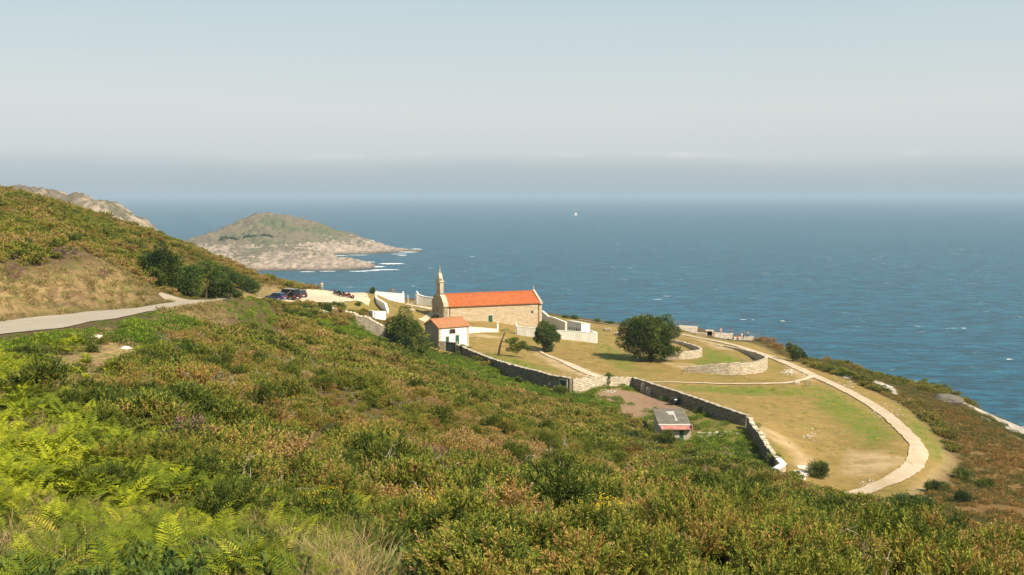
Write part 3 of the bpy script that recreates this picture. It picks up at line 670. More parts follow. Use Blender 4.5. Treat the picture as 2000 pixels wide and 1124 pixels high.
# ---------------------------------------------------------------- scattering
def scatter(name, P, scale, protos, label, cat, tilt=.12, pick=None, seed=0, sz=None):
    R = np.random.default_rng(seed+5); n = len(P)
    me = bpy.data.meshes.new(name); me.vertices.add(n); me.vertices.foreach_set('co', np.ascontiguousarray(P, np.float32).ravel())
    rot = np.stack([R.normal(size=n)*tilt, R.normal(size=n)*tilt, R.uniform(0, 6.283, n)], 1).astype(np.float32)
    a = me.attributes.new('irot', 'FLOAT_VECTOR', 'POINT'); a.data.foreach_set('vector', rot.ravel())
    s3 = np.repeat(np.asarray(scale, np.float32)[:, None], 3, 1)
    s3[:, 2] *= (sz if sz is not None else R.uniform(.75, 1.25, n))
    a = me.attributes.new('iscale', 'FLOAT_VECTOR', 'POINT'); a.data.foreach_set('vector', np.ascontiguousarray(s3, np.float32).ravel())
    pk = (pick if pick is not None else R.integers(0, len(protos), n)).astype(np.int32)
    a = me.attributes.new('ipick', 'INT', 'POINT'); a.data.foreach_set('value', pk)
    o = bpy.data.objects.new(name, me); COL.objects.link(o)
    g = bpy.data.node_groups.new(name+'_nodes', 'GeometryNodeTree')
    g.interface.new_socket('Geometry', in_out='INPUT', socket_type='NodeSocketGeometry'); g.interface.new_socket('Geometry', in_out='OUTPUT', socket_type='NodeSocketGeometry')
    N = g.nodes; gi = N.new('NodeGroupInput'); go = N.new('NodeGroupOutput'); ip = N.new('GeometryNodeInstanceOnPoints'); jn = N.new('GeometryNodeJoinGeometry')
    for pr in reversed(protos):
        oi = N.new('GeometryNodeObjectInfo'); oi.inputs['Object'].default_value = pr; oi.inputs['As Instance'].default_value = True
        g.links.new(oi.outputs['Geometry'], jn.inputs[0])
    def at_(nm, ty):
        q = N.new('GeometryNodeInputNamedAttribute'); q.data_type = ty; q.inputs['Name'].default_value = nm; return q.outputs['Attribute']
    g.links.new(gi.outputs[0], ip.inputs['Points']); g.links.new(jn.outputs[0], ip.inputs['Instance'])
    ip.inputs['Pick Instance'].default_value = True
    g.links.new(at_('ipick', 'INT'), ip.inputs['Instance Index']); g.links.new(at_('iscale', 'FLOAT_VECTOR'), ip.inputs['Scale'])
    e2r = N.new('FunctionNodeEulerToRotation'); g.links.new(at_('irot', 'FLOAT_VECTOR'), e2r.inputs[0]); g.links.new(e2r.outputs[0], ip.inputs['Rotation'])
    g.links.new(ip.outputs[0], go.inputs[0])
    m = o.modifiers.new('plants', 'NODES'); m.node_group = g
    return tag(o, label, cat, kind='stuff')
def cand(rmin, rmax, spacing, half=.60, seed=1, asp=None):
    """jittered candidate points in the sector ahead of the camera"""
    R = np.random.default_rng(seed); xs = np.arange(-rmax*math.sin(half), rmax*math.sin(half), spacing); ys = np.arange(0, rmax, spacing)
    X, Y = np.meshgrid(xs, ys); X = X.ravel()+R.uniform(-.5, .5, X.size)*spacing; Y = Y.ravel()+R.uniform(-.5, .5, Y.size)*spacing
    r = np.hypot(X, Y); k = (r > rmin) & (r < rmax) & (np.abs(np.arctan2(X, Y)) < half)
    return X[k], Y[k], R
ROADP = np.array([tuple(p)[:2] for p in road]); PATHP = ribbon_poly([pin(1240,270), pin(1300,264)]+pth[1:], [3.0, 3.4, 3.5, 3.6, 3.6, 3.4, 3.2, 3.0])
SOLID = []      # footprints of buildings, walls etc. filled in later: plants keep off them
def clear_of(x, y, m=.6):
    k = ~inside(x, y, ROADP) & ~inside(x, y, PATHP) & (seg_dist(x, y, ROADP, True) > m*.7) & (seg_dist(x, y, PATHP, True) > m)
    for P in SOLID: k &= ~inside(x, y, P) & (seg_dist(x, y, P, True) > m)
    return k
# ================================================================ island, headland, surf, outcrops
def rockmat(name, veg1, veg2, rk1, rk2, hz0, hz1, sc):
    t = NT(name); p = t.pos(); z = t.xyz(p)[2]
    n1 = t.noise(sc, t.scl(p, (1, .45, 1.4)), 7, .72, .6); n2 = t.noise(sc*.25, p, 5, .6); n3 = t.noise(sc*3.2, t.scl(p, (1, .5, 1.3)), 5, .75)
    veg = t.mix(t.ramp(n2, [(.50, 0), (.62, 1)]), veg1, veg2)
    veg = t.mix(t.ramp(n3, [(.5, 0), (.75, .6)]), veg, tuple(min(1, x*1.7) for x in veg1))
    rk = t.mix(t.ramp(n3, [(.3, 0), (.62, 1)]), rk1, rk2)
    mr = t.node('ShaderNodeMapRange'); t.L(z, mr.inputs[0]); mr.inputs[1].default_value = hz1; mr.inputs[2].default_value = hz0
    sl = t.math('SUBTRACT', 1.0, t.xyz(t.node('ShaderNodeNewGeometry').outputs['Normal'])[2])
    f = t.math('ADD', t.math('MULTIPLY', mr.outputs[0], .42), t.math('ADD', t.math('MULTIPLY', n1, .8), t.math('MULTIPLY', sl, .5)))
    c = t.mix(t.ramp(f, [(.59, 0), (.69, 1)]), veg, rk)
    wet = t.node('ShaderNodeMapRange'); t.L(z, wet.inputs[0]); wet.inputs[1].default_value = SEA+3.5; wet.inputs[2].default_value = SEA+.5
    c = t.mix(wet.outputs[0], c, (.09, .075, .055))
    return t.done(c, .95, t.bump(t.math('ADD', n1, t.math('MULTIPLY', n3, .5)), 5, .9), Specular_IOR_Level=.1)
M_ISLE = rockmat('island_ground', (.165, .135, .085), (.11, .12, .055), (.15, .11, .085), (.45, .355, .27), SEA, SEA+26, .045)
M_HEAD = rockmat('headland_ground', (.15, .12, .08), (.11, .11, .055), (.16, .115, .08), (.44, .345, .255), SEA+10, SEA+110, .045)
def landmass(name, ctrl, extra, x0, x1, y0, y1, n, mat, amp, c=12, nsc=45, shore=True):
    P = [at(u, v, d) for u, v, d in ctrl]+extra
    S = Surf(P, lambda x, y: np.stack([x/100, y/100*.6], 1), c/100)
    gx = np.linspace(x0, x1, n); gy = np.linspace(y0, y1, n); X, Y = np.meshgrid(gx, gy, indexing='ij'); Zz = S(X, Y)
    k = np.clip((Zz-SEA+2)/10, 0, 1)
    rg = 1-np.abs(2*fbm(X, Y, nsc, 5)-1)
    rg2 = 1-np.abs(2*fbm(X+200, Y*.6, nsc*.35, 5)-1)
    Zz = Zz+k*((rg-.7)*amp*2.2+(rg2-.7)*amp*1.6+(fbm(X, Y, nsc*.12, 3)-.5)*amp*.8)
    Zz = np.where(Zz > SEA, Zz, SEA-3+(Zz-SEA)*.2); Zz = np.maximum(Zz, SEA-12)
    V = np.stack([X.ravel(), Y.ravel(), Zz.ravel()], 1); i, j = np.meshgrid(np.arange(n-1), np.arange(n-1), indexing='ij')
    Q = np.stack([i*n+j, (i+1)*n+j, (i+1)*n+j+1, i*n+j+1], -1).reshape(-1, 4)
    hi = Zz.ravel()[Q].max(1) > SEA-4; Q = Q[hi]
    u_, inv = np.unique(Q, return_inverse=True)
    return mk(name, V[u_], inv.reshape(-1, 4), mat, smooth=True), S
ic = [(360,481,1640),(390,471,1650),(430,455,1650),(470,434,1650),(495,423,1650),(515,420,1655),(543,421,1660),(570,427,1660),(600,434,1655),(640,446,1645),(680,462,1635),(720,478,1622),(760,486,1606),
  (480,452,1560),(560,447,1570),(450,472,1480),(520,470,1480),(600,474,1500),(650,487,1535),(700,486,1560),(500,490,1400),(440,490,1400),(400,492,1400),
  (640,498,1492),(700,498,1512),(760,495,1552),(800,491,1592),(818,490,1600),
  (570,508,1235),(500,512,1225),(620,511,1235),(680,512,1262),(450,505,1270),(600,496,1330),(655,507,1340),
  (400,540,1130),(460,535,1155),(520,531,1180),(580,531,1182),(640,529,1190),(690,527,1206),(726,524.5,1224),(735,519,1275),(700,509,1370),(660,503,1450)]
out = [(x, y, SEA-14) for x, y in [(-560,1080),(-400,1060),(-300,1085),(-220,1120),(-160,1150),(-135,1230),(-150,1330),(-190,1400),(-60,1500),(-100,1570),(-60,1640),(-120,1740),(-200,1800),(-320,1860),(-450,1880),(-600,1850),(-720,1750),(-760,1600),(-700,1300),(-180,1445),(-230,1470)]]
isl, IS = landmass('island', ic, out, -760, -60, 1060, 1900, 420, M_ISLE, 5.0)
tag(isl, kind='structure')
hc = [(-200,352,1000),(-80,362,960),(40,377,930),(100,381,925),(160,389,920),(212,401,915),(240,419,905),(268,438,900),(295,459,895),(330,490,890),(380,577,885),
  (40,420,800),(120,430,800),(200,445,800),(260,480,800),(320,577,800),(-100,420,780),(150,500,700),(60,500,680),(260,560,720)]
hout = [(x, y, SEA-16) for x, y in [(-250,900),(-235,1000),(-260,800),(-270,700),(-300,600),(-300,1100),(-380,1200),(-480,1260)]]+[(-700, 1100, -30), (-600, 1180, -60), (-520, 600, -50), (-380, 560, -88), (-700,700,-20),(-900,900,-5),(-900,1200,-60)]
hd, _ = landmass('headland', hc, hout, -900, -210, 560, 1260, 330, M_HEAD, 5.5, nsc=38)
tag(hd, kind='structure')
M_FOAM = NT('surf'); _n = M_FOAM.noise(.12, None, 5, .75)
_tr = M_FOAM.node('ShaderNodeBsdfTransparent'); _mx = M_FOAM.node('ShaderNodeMixShader'); M_FOAM.done((.80, .83, .83), .9)
_at = M_FOAM.sep(M_FOAM.attr('edge').outputs[0])[0]
_f = M_FOAM.ramp(M_FOAM.math('ADD', M_FOAM.math('SUBTRACT', _n, .5), _at), [(.42, 0), (.58, 1)])
M_FOAM.L(_f, _mx.inputs[0]); M_FOAM.L(_tr.outputs[0], _mx.inputs[1]); M_FOAM.L(M_FOAM.b.outputs[0], _mx.inputs[2]); M_FOAM.L(_mx.outputs[0], M_FOAM.n['Material Output'].inputs[0])
fv, ff, fe = [], [], []
def foam(u, v, L, W, rz=0):
    x, y, z = at(u, v, 88.0*2/((v-381)/1000)); n0 = len(fv); m = 28
    fv.append((x, y, SEA+.9)); fe.append(1.0)
    for ring, s in ((1, .55), (2, 1.0)):
        for k in range(m):
            a = 2*math.pi*k/m; r = s*(.75+.5*random.random()); dx = L*r*math.cos(a); dy = W*r*math.sin(a)
            fv.append((x+dx*math.cos(rz)-dy*math.sin(rz), y+dx*math.sin(rz)+dy*math.cos(rz), SEA+(.7 if ring == 1 else .25))); fe.append(.75 if ring == 1 else .1)
    for k in range(m):
        k2 = (k+1) % m; ff.append((n0, n0+1+k, n0+1+k2)); ff.append((n0+1+k, n0+1+m+k, n0+1+m+k2)); ff.append((n0+1+k, n0+1+m+k2, n0+1+k2))
for a in [(765,516,22,14),(752,528,22,7),(735,522,14,12),(725,530,14,5),(700,531,16,4),(808,489,16,14),(796,493,22,10),(780,497,16,5),(770,486,18,8),(750,481,14,6),(665,500,14,5),(700,499,20,4),
          (640,531,14,3),(690,508.5,12,6),(715,513,16,8),(600,532,12,3),(786,500,9,3),(814,487,12,8)]: foam(*a)
fo = mk('surf_foam', fv, ff, M_FOAM.m); vcol(fo, 'edge', np.array(fe)[:, None]*np.ones((1, 3))); tag(fo, 'white surf breaking round the island points', 'surf', kind='stuff')

def blob(R, r, rough=.22, sq=(1, 1, 1), sub=3, cut=.35):
    """an angular weathered stone"""
    bm = bmesh.new(); bmesh.ops.create_icosphere(bm, subdivisions=sub, radius=1)
    pl = [(Vector(R.normal(size=3)).normalized(), R.uniform(.55, .9)) for _ in range(9)]
    for v in bm.verts:
        c = v.co.copy()
        for n_, d_ in pl:
            s_ = c.dot(n_)
            if s_ > d_: c -= n_*(s_-d_)*(1-cut*.3)
        c *= 1+R.normal()*rough*.12
        v.co = Vector((c.x*r*sq[0], c.y*r*sq[1], c.z*r*sq[2]))
    vs = [tuple(v.co) for v in bm.verts]; fs = [tuple(v.index for v in f.verts) for f in bm.faces]; bm.free(); return vs, fs
def stonemat(name, a, b, lichen=.3, sc=2.0):
    t = NT(name); p = t.pos(); n = t.noise(sc, p, 6, .7)
    c = t.mix(t.ramp(n, [(.3, 0), (.7, 1)]), a, b); c = t.mix(t.ramp(t.noise(sc*1.7, p, 5, .8), [(.56, 0), (.66, lichen)]), c, (.42, .28, .10))
    c = t.mix(t.ramp(t.noise(sc*2.6, p, 4, .8), [(.6, 0), (.7, .6)]), c, (.07, .06, .05))
    return t.done(c, .95, t.bump(n, .08), Specular_IOR_Level=.15)
M_PALEROCK = stonemat('pale_rock', (.36, .30, .235), (.58, .52, .43), .12); M_DARKROCK = stonemat('dark_rock', (.10, .09, .075), (.20, .175, .14), .1)
def rock(u, d, r, label, sq=(1, 1, .6), mat=None, group=None, rz=0, sink=.25, name='boulder', seed=None):
    R = np.random.default_rng(seed if seed is not None else int(u*7+d)); vs, fs = blob(R, r, sq=sq)
    o = mk(name, vs, fs, mat or M_PALEROCK); p = pin(u, d); o.location = (p.x, p.y, p.z+r*sq[2]*(1-2*sink)*.5); o.rotation_euler = (0, 0, rz); return tag(o, label, 'rock', group)
rock(1857, 196, 2.5, 'dark grey slab of rock lying on the pale rock at the sea edge, far right', (1.25, .8, .5), M_DARKROCK, None, -.35, .1)
M_WST = stonemat('white_stone', (.55, .48, .40), (.72, .66, .58), .05)
G = 'pale stones on the grassy bank below the road'
for u, v, r, l in [(164,787,.2,'white stone on the bank, lowest of the stones below the road'),(185,660,.32,'flat white stone at the road verge, leftmost of the two largest'),(212,650,.24,'small white stone just right of the flat one at the road verge'),(243,681,.28,'small pale stone on the bare bank right of the road verge stones'),(146,721,.22,'little pale stone on the dry bank between verge and ferns')]:
    p = hit(u, v, 8); rock(u, p.y, r, l, (1.4, .9, .55), M_WST, G, .4)
G = 'pale rocks by the rubble wall'
for u, d, r, l in [(598,176,1.1,'low pale rock left of the bushes below the car park'),(612,175,1.5,'broad pale rock below the flat bush by the car park'),(626,176,1.3,'pale rock left of the grey-green bush'),(645,182,1.3,'pale rock between the two rounded bushes'),(620,178,.9,'small pale rock behind the broad one below the car park')]:
    rock(u, d, r, l, (1.2, .8, .55), None, G, .2)
rock(767, 272, 1.0, 'weathered boulder showing above the white wall beside the sea', (.9, .7, 1.1), M_DARKROCK, None, 0, -.9, 'boulder')
# the pale stone slabs at the end of the dirt track
G = 'stone slabs by the end of the wall'
for u, d, L, W, l in [(1573,125.0,1.25,.8,'upper pale stone slab at the end of the dirt track'),(1571,121.3,1.4,1.15,'largest pale stone slab left of the dark bush'),(1575,117.8,.55,.45,'smallest pale stone slab, lowest of the three')]:
    R = np.random.default_rng(int(d)); n = 11; poly = [(L*math.cos(2*math.pi*k/n)*R.uniform(.8, 1.1), W*math.sin(2*math.pi*k/n)*R.uniform(.8, 1.1)) for k in range(n)]
    mb = MB().prism(poly, -.5, .13, 'z'); o = mb.build('stone_slab', stonemat('slab_stone', (.50, .44, .36), (.70, .64, .55), .08), bevel=.03); p = pin(u, d); o.location = p; o.rotation_euler = (0, 0, .3); tag(o, l, 'stone slab', G)
# rubble lying beside the path and along old walls
rs = []
R = np.random.default_rng(77)
for (u, d, su, sd, n, r) in [(1548,196,14,5,70,.28),(1560,184,6,2.5,30,.4),(1745,160,30,10,36,.22),(1660,185,25,8,30,.2),(1645,140,34,10,12,.14),(1590,140,14,5,16,.2),(1400,133,34,1.2,70,.34),(1245,130,10,4,30,.4),(1190,163.5,16,1.2,30,.2),(1700,119,25,3,20,.2),(1130,176,40,8,30,.18),(690,190,22,2.5,90,.35),(1365,130,6,1.5,16,.22)]:
    for _ in range(n): rs.append((u+R.normal()*su*.5, d+R.normal()*sd*.5, r*R.uniform(.5, 1.3)))
mb = MB()
for u, d, r in rs:
    p = pin(u, d); vs, fs = blob(R, r, sq=(R.uniform(.8, 1.4), R.uniform(.7, 1.1), .6), sub=1); mb.add([(x+p.x, y+p.y, z+p.z+r*.1) for x, y, z in vs], fs)
tag(mb.build('loose_stones', stonemat('loose_stone', (.34, .28, .20), (.52, .45, .35), .2), fix=False), 'scatter of small pale stones beside the gravel path and walls', 'stones', kind='stuff')
# ================================================================ buildings and walls
def masonry(name, a, b, joint, bw=.55, bh=.26, jw=.02, nvar=.5, mottled=None, rough=.95, bump=.04, dist=.25):
    t = NT(name); o = t.obj(); x = t.xyz(o); cb = t.node('ShaderNodeCombineXYZ')
    dn = t.noise(1.1, o, 3, .6); dn2 = t.noise(1.3, t.scl(o, (1, 1, 1.7)), 3, .6)
    t.L(t.math('ADD', t.math('ADD', x[0], x[1]), t.math('MULTIPLY', dn, dist)), cb.inputs[0]); t.L(t.math('ADD', x[2], t.math('MULTIPLY', dn2, dist*.7)), cb.inputs[1])
    br = t.node('ShaderNodeTexBrick'); t.L(cb.outputs[0], br.inputs['Vector']); br.inputs['Scale'].default_value = 1
    br.inputs['Brick Width'].default_value = bw; br.inputs['Row Height'].default_value = bh; br.inputs['Mortar Size'].default_value = jw; br.inputs['Mortar Smooth'].default_value = .4
    br.inputs['Color1'].default_value = (*a, 1); br.inputs['Color2'].default_value = (*b, 1); br.inputs['Mortar'].default_value = (*joint, 1); br.inputs['Bias'].default_value = 0
    c = br.outputs[0]; n = t.noise(.9, o, 6, .7)
    c = t.mix(t.ramp(n, [(.35, 0), (.68, nvar)]), c, mottled or tuple(v*.6 for v in a))
    c = t.mix(t.ramp(t.noise(4, o, 4, .8), [(.5, 0), (.75, .5)]), c, tuple(min(1, v*1.25) for v in b))
    c = t.mix(t.ramp(t.noise(.8, t.scl(o, (1, 1, 3.2)), 5, .75), [(.5, 0), (.66, .5)]), c, mottled or tuple(v*.55 for v in a))
    c = t.mix(t.ramp(t.noise(1.7, t.scl(o, (1, 1, 2.4)), 4, .8), [(.54, 0), (.66, .55)]), c, tuple(min(.8, v*1.25) for v in b))
    return t.done(c, rough, t.bump(t.math('ADD', br.outputs[1], t.math('MULTIPLY', t.noise(5, o, 4, .7), -.8)), -bump), Specular_IOR_Level=.15)
M_CHAP = masonry('chapel_stone', (.53, .43, .29), (.69, .58, .42), (.29, .205, .125), .8, .3, .05, .55, (.40, .26, .12), dist=.45)
M_ASHLAR = masonry('dressed_granite', (.50, .42, .30), (.60, .51, .38), (.34, .27, .19), .9, .45, .015, .4, (.34, .27, .185), dist=.02)
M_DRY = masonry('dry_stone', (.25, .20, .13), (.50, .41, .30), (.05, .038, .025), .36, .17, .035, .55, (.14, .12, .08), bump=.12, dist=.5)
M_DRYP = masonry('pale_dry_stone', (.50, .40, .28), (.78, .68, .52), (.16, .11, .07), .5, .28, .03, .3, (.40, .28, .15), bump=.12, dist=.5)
def limewash(name, c0=(.78, .745, .68), dirt=(.52, .45, .35), amt=.45):
    t = NT(name); o = t.obj(); n = t.noise(.8, t.scl(o, (1, 1, .35)), 6, .7)
    c = t.mix(t.ramp(n, [(.48, 0), (.75, amt)]), c0, dirt); c = t.mix(t.ramp(t.noise(5, o, 4, .8), [(.6, 0), (.75, .35)]), c, dirt)
    return t.done(c, .9, t.bump(n, .02), Specular_IOR_Level=.15)
M_WHITE = limewash('limewash'); M_CEMSHADE = limewash('shade_darkened_cement', (.20, .21, .21), (.13, .14, .145), .6)  # cement tone darkened and blued to carry the house gable's shade
M_WHITE2 = limewash('weathered_limewash', (.72, .68, .60), (.42, .36, .27), .7)
def tiles(name, a, b, spots, amt, pitch=.22):
    t = NT(name); o = t.obj(); x = t.xyz(o); w = t.node('ShaderNodeTexWave', wave_type='BANDS', bands_direction='X'); w.inputs['Scale'].default_value = 1/pitch/6.283*3.14; t.L(o, w.inputs['Vector'])
    n = t.noise(1.2, o, 6, .7); c = t.mix(t.ramp(n, [(.35, 0), (.65, 1)]), a, b)
    c = t.mix(t.ramp(t.noise(2.2, o, 6, .8), [(.5, 0), (.62, amt)]), c, spots)
    br = t.node('ShaderNodeTexBrick'); t.L(t.scl(o, (1, 1, 1)), br.inputs['Vector']); br.inputs['Scale'].default_value = 1; br.inputs['Brick Width'].default_value = pitch; br.inputs['Row Height'].default_value = .33
    br.inputs['Color1'].default_value = (.8, .8, .8, 1); br.inputs['Color2'].default_value = (1.1, 1.1, 1.1, 1); br.inputs['Mortar'].default_value = (.62, .62, .62, 1); br.inputs['Mortar Size'].default_value = .02
    c = t.mix(.8, c, br.outputs[0], 'MULTIPLY')
    return t.done(c, .85, t.bump(w.outputs[1], .07), Specular_IOR_Level=.2)
M_TILE = tiles('orange_roof_tile', (.56, .145, .045), (.68, .195, .065), (.44, .13, .05), .6)
M_OLDTILE = tiles('old_roof_tile', (.56, .20, .08), (.68, .29, .13), (.40, .30, .20), .85)
M_GREEN = plain('dark_green_paint', (.018, .085, .055), .5, .25, 3); M_DKGREEN = plain('weathered_green_paint', (.025, .045, .035), .6, .3, 3)
M_DARK = plain('dark_opening', (.015, .014, .012), .6, .2); M_PIPE = plain('copper_brown_pipe', (.14, .055, .03), .5, .2)
M_RED = plain('faded_red_awning', (.40, .17, .135), .8, .45, 2); M_TIMBER = plain('grey_timber', (.28, .22, .17), .9, .3, 6, bump=.03)
M_STEEL = plain('galvanised_steel', (.45, .43, .40), .5, .15, 4, metallic=.3); M_CONC = plain('pale_concrete', (.44, .36, .27), .9, .3, 1.2, bump=.02)
M_SHUT = plain('brown_shutter', (.07, .04, .03), .7, .3)
M_GLASS = NT('dark_glass').done((.02, .025, .03), .12, Specular_IOR_Level=.6)
# --- chapel: local x runs along the nave, y across it, z up from the ground
A = Vector(at(870, 599, 236)); Bc = Vector(at(1058, 591, 245)); th = math.atan2(Bc.y-A.y, Bc.x-A.x); LN = (Bc.xy-A.xy).length
BZ = -32.2; EH = A.z-BZ; W = 9.0; RH = EH+2.25
ch = empty('chapel', (A.x, A.y, BZ), th, 'long sandstone chapel with an orange tiled roof and a bell gable', 'chapel')
SOLID.append(np.array([list((Matrix.Translation(ch.location)@Matrix.Rotation(th, 4, 'Z')@Vector(p)).xy) for p in ((-.8, -.5, 0), (LN+.4, -.5, 0), (LN+.4, W+.5, 0), (-.8, W+.5, 0))]))
mb = MB(); mb.prism([(0, -1), (W, -1), (W, EH), (W/2, RH-.12), (0, EH)], .45, LN-.35, 'x'); mb.build('wall', M_CHAP, ch)
mb = MB()
for y0, y1, s in ((-.38, W/2, 1), (W/2, W+.38, -1)):
    za = EH-.17 if s == 1 else RH; zb = RH if s == 1 else EH-.17
    mb.add([(.5, y0, za-.02), (LN-.5, y0, za-.02), (LN-.5, y1, zb-.02), (.5, y1, zb-.02), (.5, y0, za+.14), (LN-.5, y0, za+.14), (LN-.5, y1, zb+.14), (.5, y1, zb+.14)], [(3, 2, 1, 0), (4, 5, 6, 7), (0, 1, 5, 4), (1, 2, 6, 5), (2, 3, 7, 6), (3, 0, 4, 7)])
rf = mb.build('roof', M_TILE, ch)
MB().tube([(.5, W/2, RH+.17), (LN-.5, W/2, RH+.17)], .15, 8).build('ridge_tile', M_TILE, rf)
# front gable wall with scrolled shoulders
prof = [(-.12, -1), (W+.12, -1), (W+.12, EH+.05)]
pr2 = [(0, 0), (.15, .55), (.55, .75), (.95, .85), (1.2, 1.35), (1.75, 1.75), (2.3, 1.95), (2.75, 2.25)]
left = [(-.12+p[0], EH+.05+p[1]) for p in pr2]
prof += [(W-p[0], p[1]) for p in left]+left[::-1]
M_FAC = masonry('shade_darkened_granite', (.34, .265, .175), (.44, .355, .24), (.22, .17, .11), .8, .42, .02, .5, (.20, .155, .10), dist=.03)  # granite darkened so that the facade's shade sits in its colour
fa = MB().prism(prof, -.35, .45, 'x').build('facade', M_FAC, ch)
MB().prism([(p[0], p[1]) for p in left]+[(p[0]+.05, p[1]+.2) for p in left[::-1]], -.47, .75, 'x').build('coping', M_ASHLAR, fa)
MB().prism([(W-p[0], p[1]) for p in left]+[(W-p[0]-.05, p[1]+.2) for p in left[::-1]], -.47, .75, 'x').build('coping', M_ASHLAR, fa)
mb = MB()
for y in (.0, W-.55): mb.box(-.45, -.352, y, y+.55, -1, EH)
mb.box(-.47, -.352, .56, W-.56, EH-2.4, EH-2.2); mb.box(-.5, .75, -.32, .35, EH-.12, EH+.14); mb.box(-.5, .75, W-.35, W+.32, EH-.12, EH+.14); mb.build('pilaster', M_ASHLAR, fa)
def archpoly(cy, w, z0, z1, n=8): return [(cy-w/2, z0), (cy+w/2, z0)]+[(cy+w/2*math.cos(math.pi*k/n), z1-w/2+w/2*math.sin(math.pi*k/n)) for k in range(n+1)]
MB().prism(archpoly(W/2, 1.6, 1.5, 4.35), -.372, -.30, 'x').build('door', M_DARK, ch); MB().prism(archpoly(W/2, .9, 5.05, 6.35), -.372, -.30, 'x').build('window', M_GLASS, ch)
mb = MB()
for w_, z0, z1, e in ((1.6, 1.5, 4.35, .22), (.9, 5.05, 6.35, .16)):
    o_ = archpoly(W/2, w_+2*e, z0, z1+e); i_ = archpoly(W/2, w_, z0, z1); n_ = len(o_)
    mb.add([(-.42, p[0], p[1]) for p in o_]+[(-.42, p[0], p[1]) for p in i_]+[(-.3, p[0], p[1]) for p in o_], [(k, (k+1) % n_, n_+(k+1) % n_, n_+k) for k in range(1, n_)]+[(k, (k+1) % n_, 2*n_+(k+1) % n_, 2*n_+k) for k in range(n_)])
mb.build('surround', M_ASHLAR, fa)
# bell gable
tz = EH+2.15; tw = 3.0; y0 = W/2-tw/2
bt = MB(); bt.box(-.42, .62, y0-.25, y0+tw+.25, tz-.15, tz+.3)
for y in (y0, W/2-.28, y0+tw-.56): bt.box(-.33, .53, y, y+.56, tz+.3, tz+2.9)
bt.box(-.33, .53, y0, y0+tw, tz+2.9, tz+3.25); bt.box(-.33, .53, y0, y0+tw, tz+.3, tz+.75); bt.box(-.36, .56, y0+.56, y0+tw-.56, tz+1.75, tz+1.95)
bt.box(-.52, .72, y0-.2, y0+tw+.2, tz+3.25, tz+3.55)
bt.prism([(y0+.25, tz+3.55), (y0+tw-.25, tz+3.55), (y0+tw-.35, tz+4.1), (y0+tw-.75, tz+4.45), (y0+tw-.95, tz+4.95), (W/2+.3, tz+5.25), (W/2-.3, tz+5.25), (y0+.95, tz+4.95), (y0+.75, tz+4.45), (y0+.35, tz+4.1)], -.3, .5, 'x')
bg_ = bt.build('bell_gable', M_ASHLAR, ch)
mb = MB(); mb.lathe([(.3, 0), (.34, .12), (.16, .3), (.22, .5), (.12, .75), (.2, .9), (.06, 1.1)], 10, (.1, W/2, tz+5.2)); mb.box(.04, .16, W/2-.06, W/2+.06, tz+6.2, tz+7.0); mb.box(.04, .16, W/2-.26, W/2+.26, tz+6.55, tz+6.68); mb.build('finial_cross', M_ASHLAR, bg_)
for y in (y0+.1, y0+tw-.1): MB().lathe([(.2, 0), (.24, .1), (.1, .25), (.2, .5), (.03, .95)], 8, (.1, y, tz+3.5)).build('pinnacle', M_ASHLAR, bg_)
for y in (y0+1.05, y0+tw-1.05): MB().lathe([(.28, 0), (.25, .08), (.15, .35), (.08, .45)], 10, (.1, y, tz+1.0)).build('bell', M_DARK, bg_)
# rear gable coping and cross
mb = MB(); g = [(-.25, EH-.1), (W/2, RH+.12), (W+.25, EH-.1), (W+.25, EH+.2), (W/2, RH+.5), (-.25, EH+.2)]; mb.prism(g, LN-.5, LN+.06, 'x'); mb.box(LN-.6, LN+.12, -.42, .15, EH-.3, EH+.22); mb.box(LN-.6, LN+.12, W-.15, W+.42, EH-.3, EH+.22)
cop = mb.build('coping', M_ASHLAR, ch)
MB().box(LN-.45, LN, -.06, W+.06, -1, EH-.31).build('quoin', M_ASHLAR, ch); MB().box(.46, .9, -.05, .4, -1, EH-.2).build('quoin', M_ASHLAR, ch)
mb = MB(); mb.lathe([(.22, 0), (.12, .2), (.14, .3)], 8, (LN-.3, W/2, RH+.45)); mb.box(LN-.36, LN-.24, W/2-.08, W/2+.08, RH+.7, RH+1.45); mb.box(LN-.36, LN-.24, W/2-.3, W/2+.3, RH+1.05, RH+1.2); mb.build('stone_cross', M_ASHLAR, ch)
mb = MB().box(-.0, .0, 0, 0, 0, 0) if False else MB(); 
mb.tube([(.95, -.30, EH-.12), (LN-.5, -.30, EH-.12)], .09, 6); mb.build('gutter', M_PIPE, ch)
for x in (1.05, LN-.85): MB().tube([(x, -.28, EH-.15), (x, -.1, EH-.4), (x, -.1, -.5)], .085, 6).build('downpipe', M_PIPE, ch)
dx = 10.6; dr = MB().box(dx, dx+1.02, .34, .39, 1.75, 3.85).build('door', M_GREEN, ch); dr.data.update()
mb = MB(); mb.box(dx-.3, dx, -.035, .2, 1.3, 4.15); mb.box(dx+1.02, dx+1.32, -.035, .2, 1.3, 4.15); mb.box(dx-.3, dx+1.32, -.045, .21, 3.86, 4.2); mb.build('door_surround', M_ASHLAR, ch)
MB().box(dx, dx+1.02, -.05, -.02, 1.75, 3.85).build('door_leaf', M_GREEN, dr)
mb = MB()
for i, (a, b) in enumerate([(1.75, .9), (1.5, 1.3), (1.3, 1.7)]): mb.box(dx-.4-.5*i, dx+1.4+.5*i, -b, -.05, a-1.5, a-.02)
mb.build('steps', M_ASHLAR, ch)
wx = 21.6; MB().box(wx, wx+.5, -.03, .1, 3.95, 4.45).build('window', M_DARK, ch)
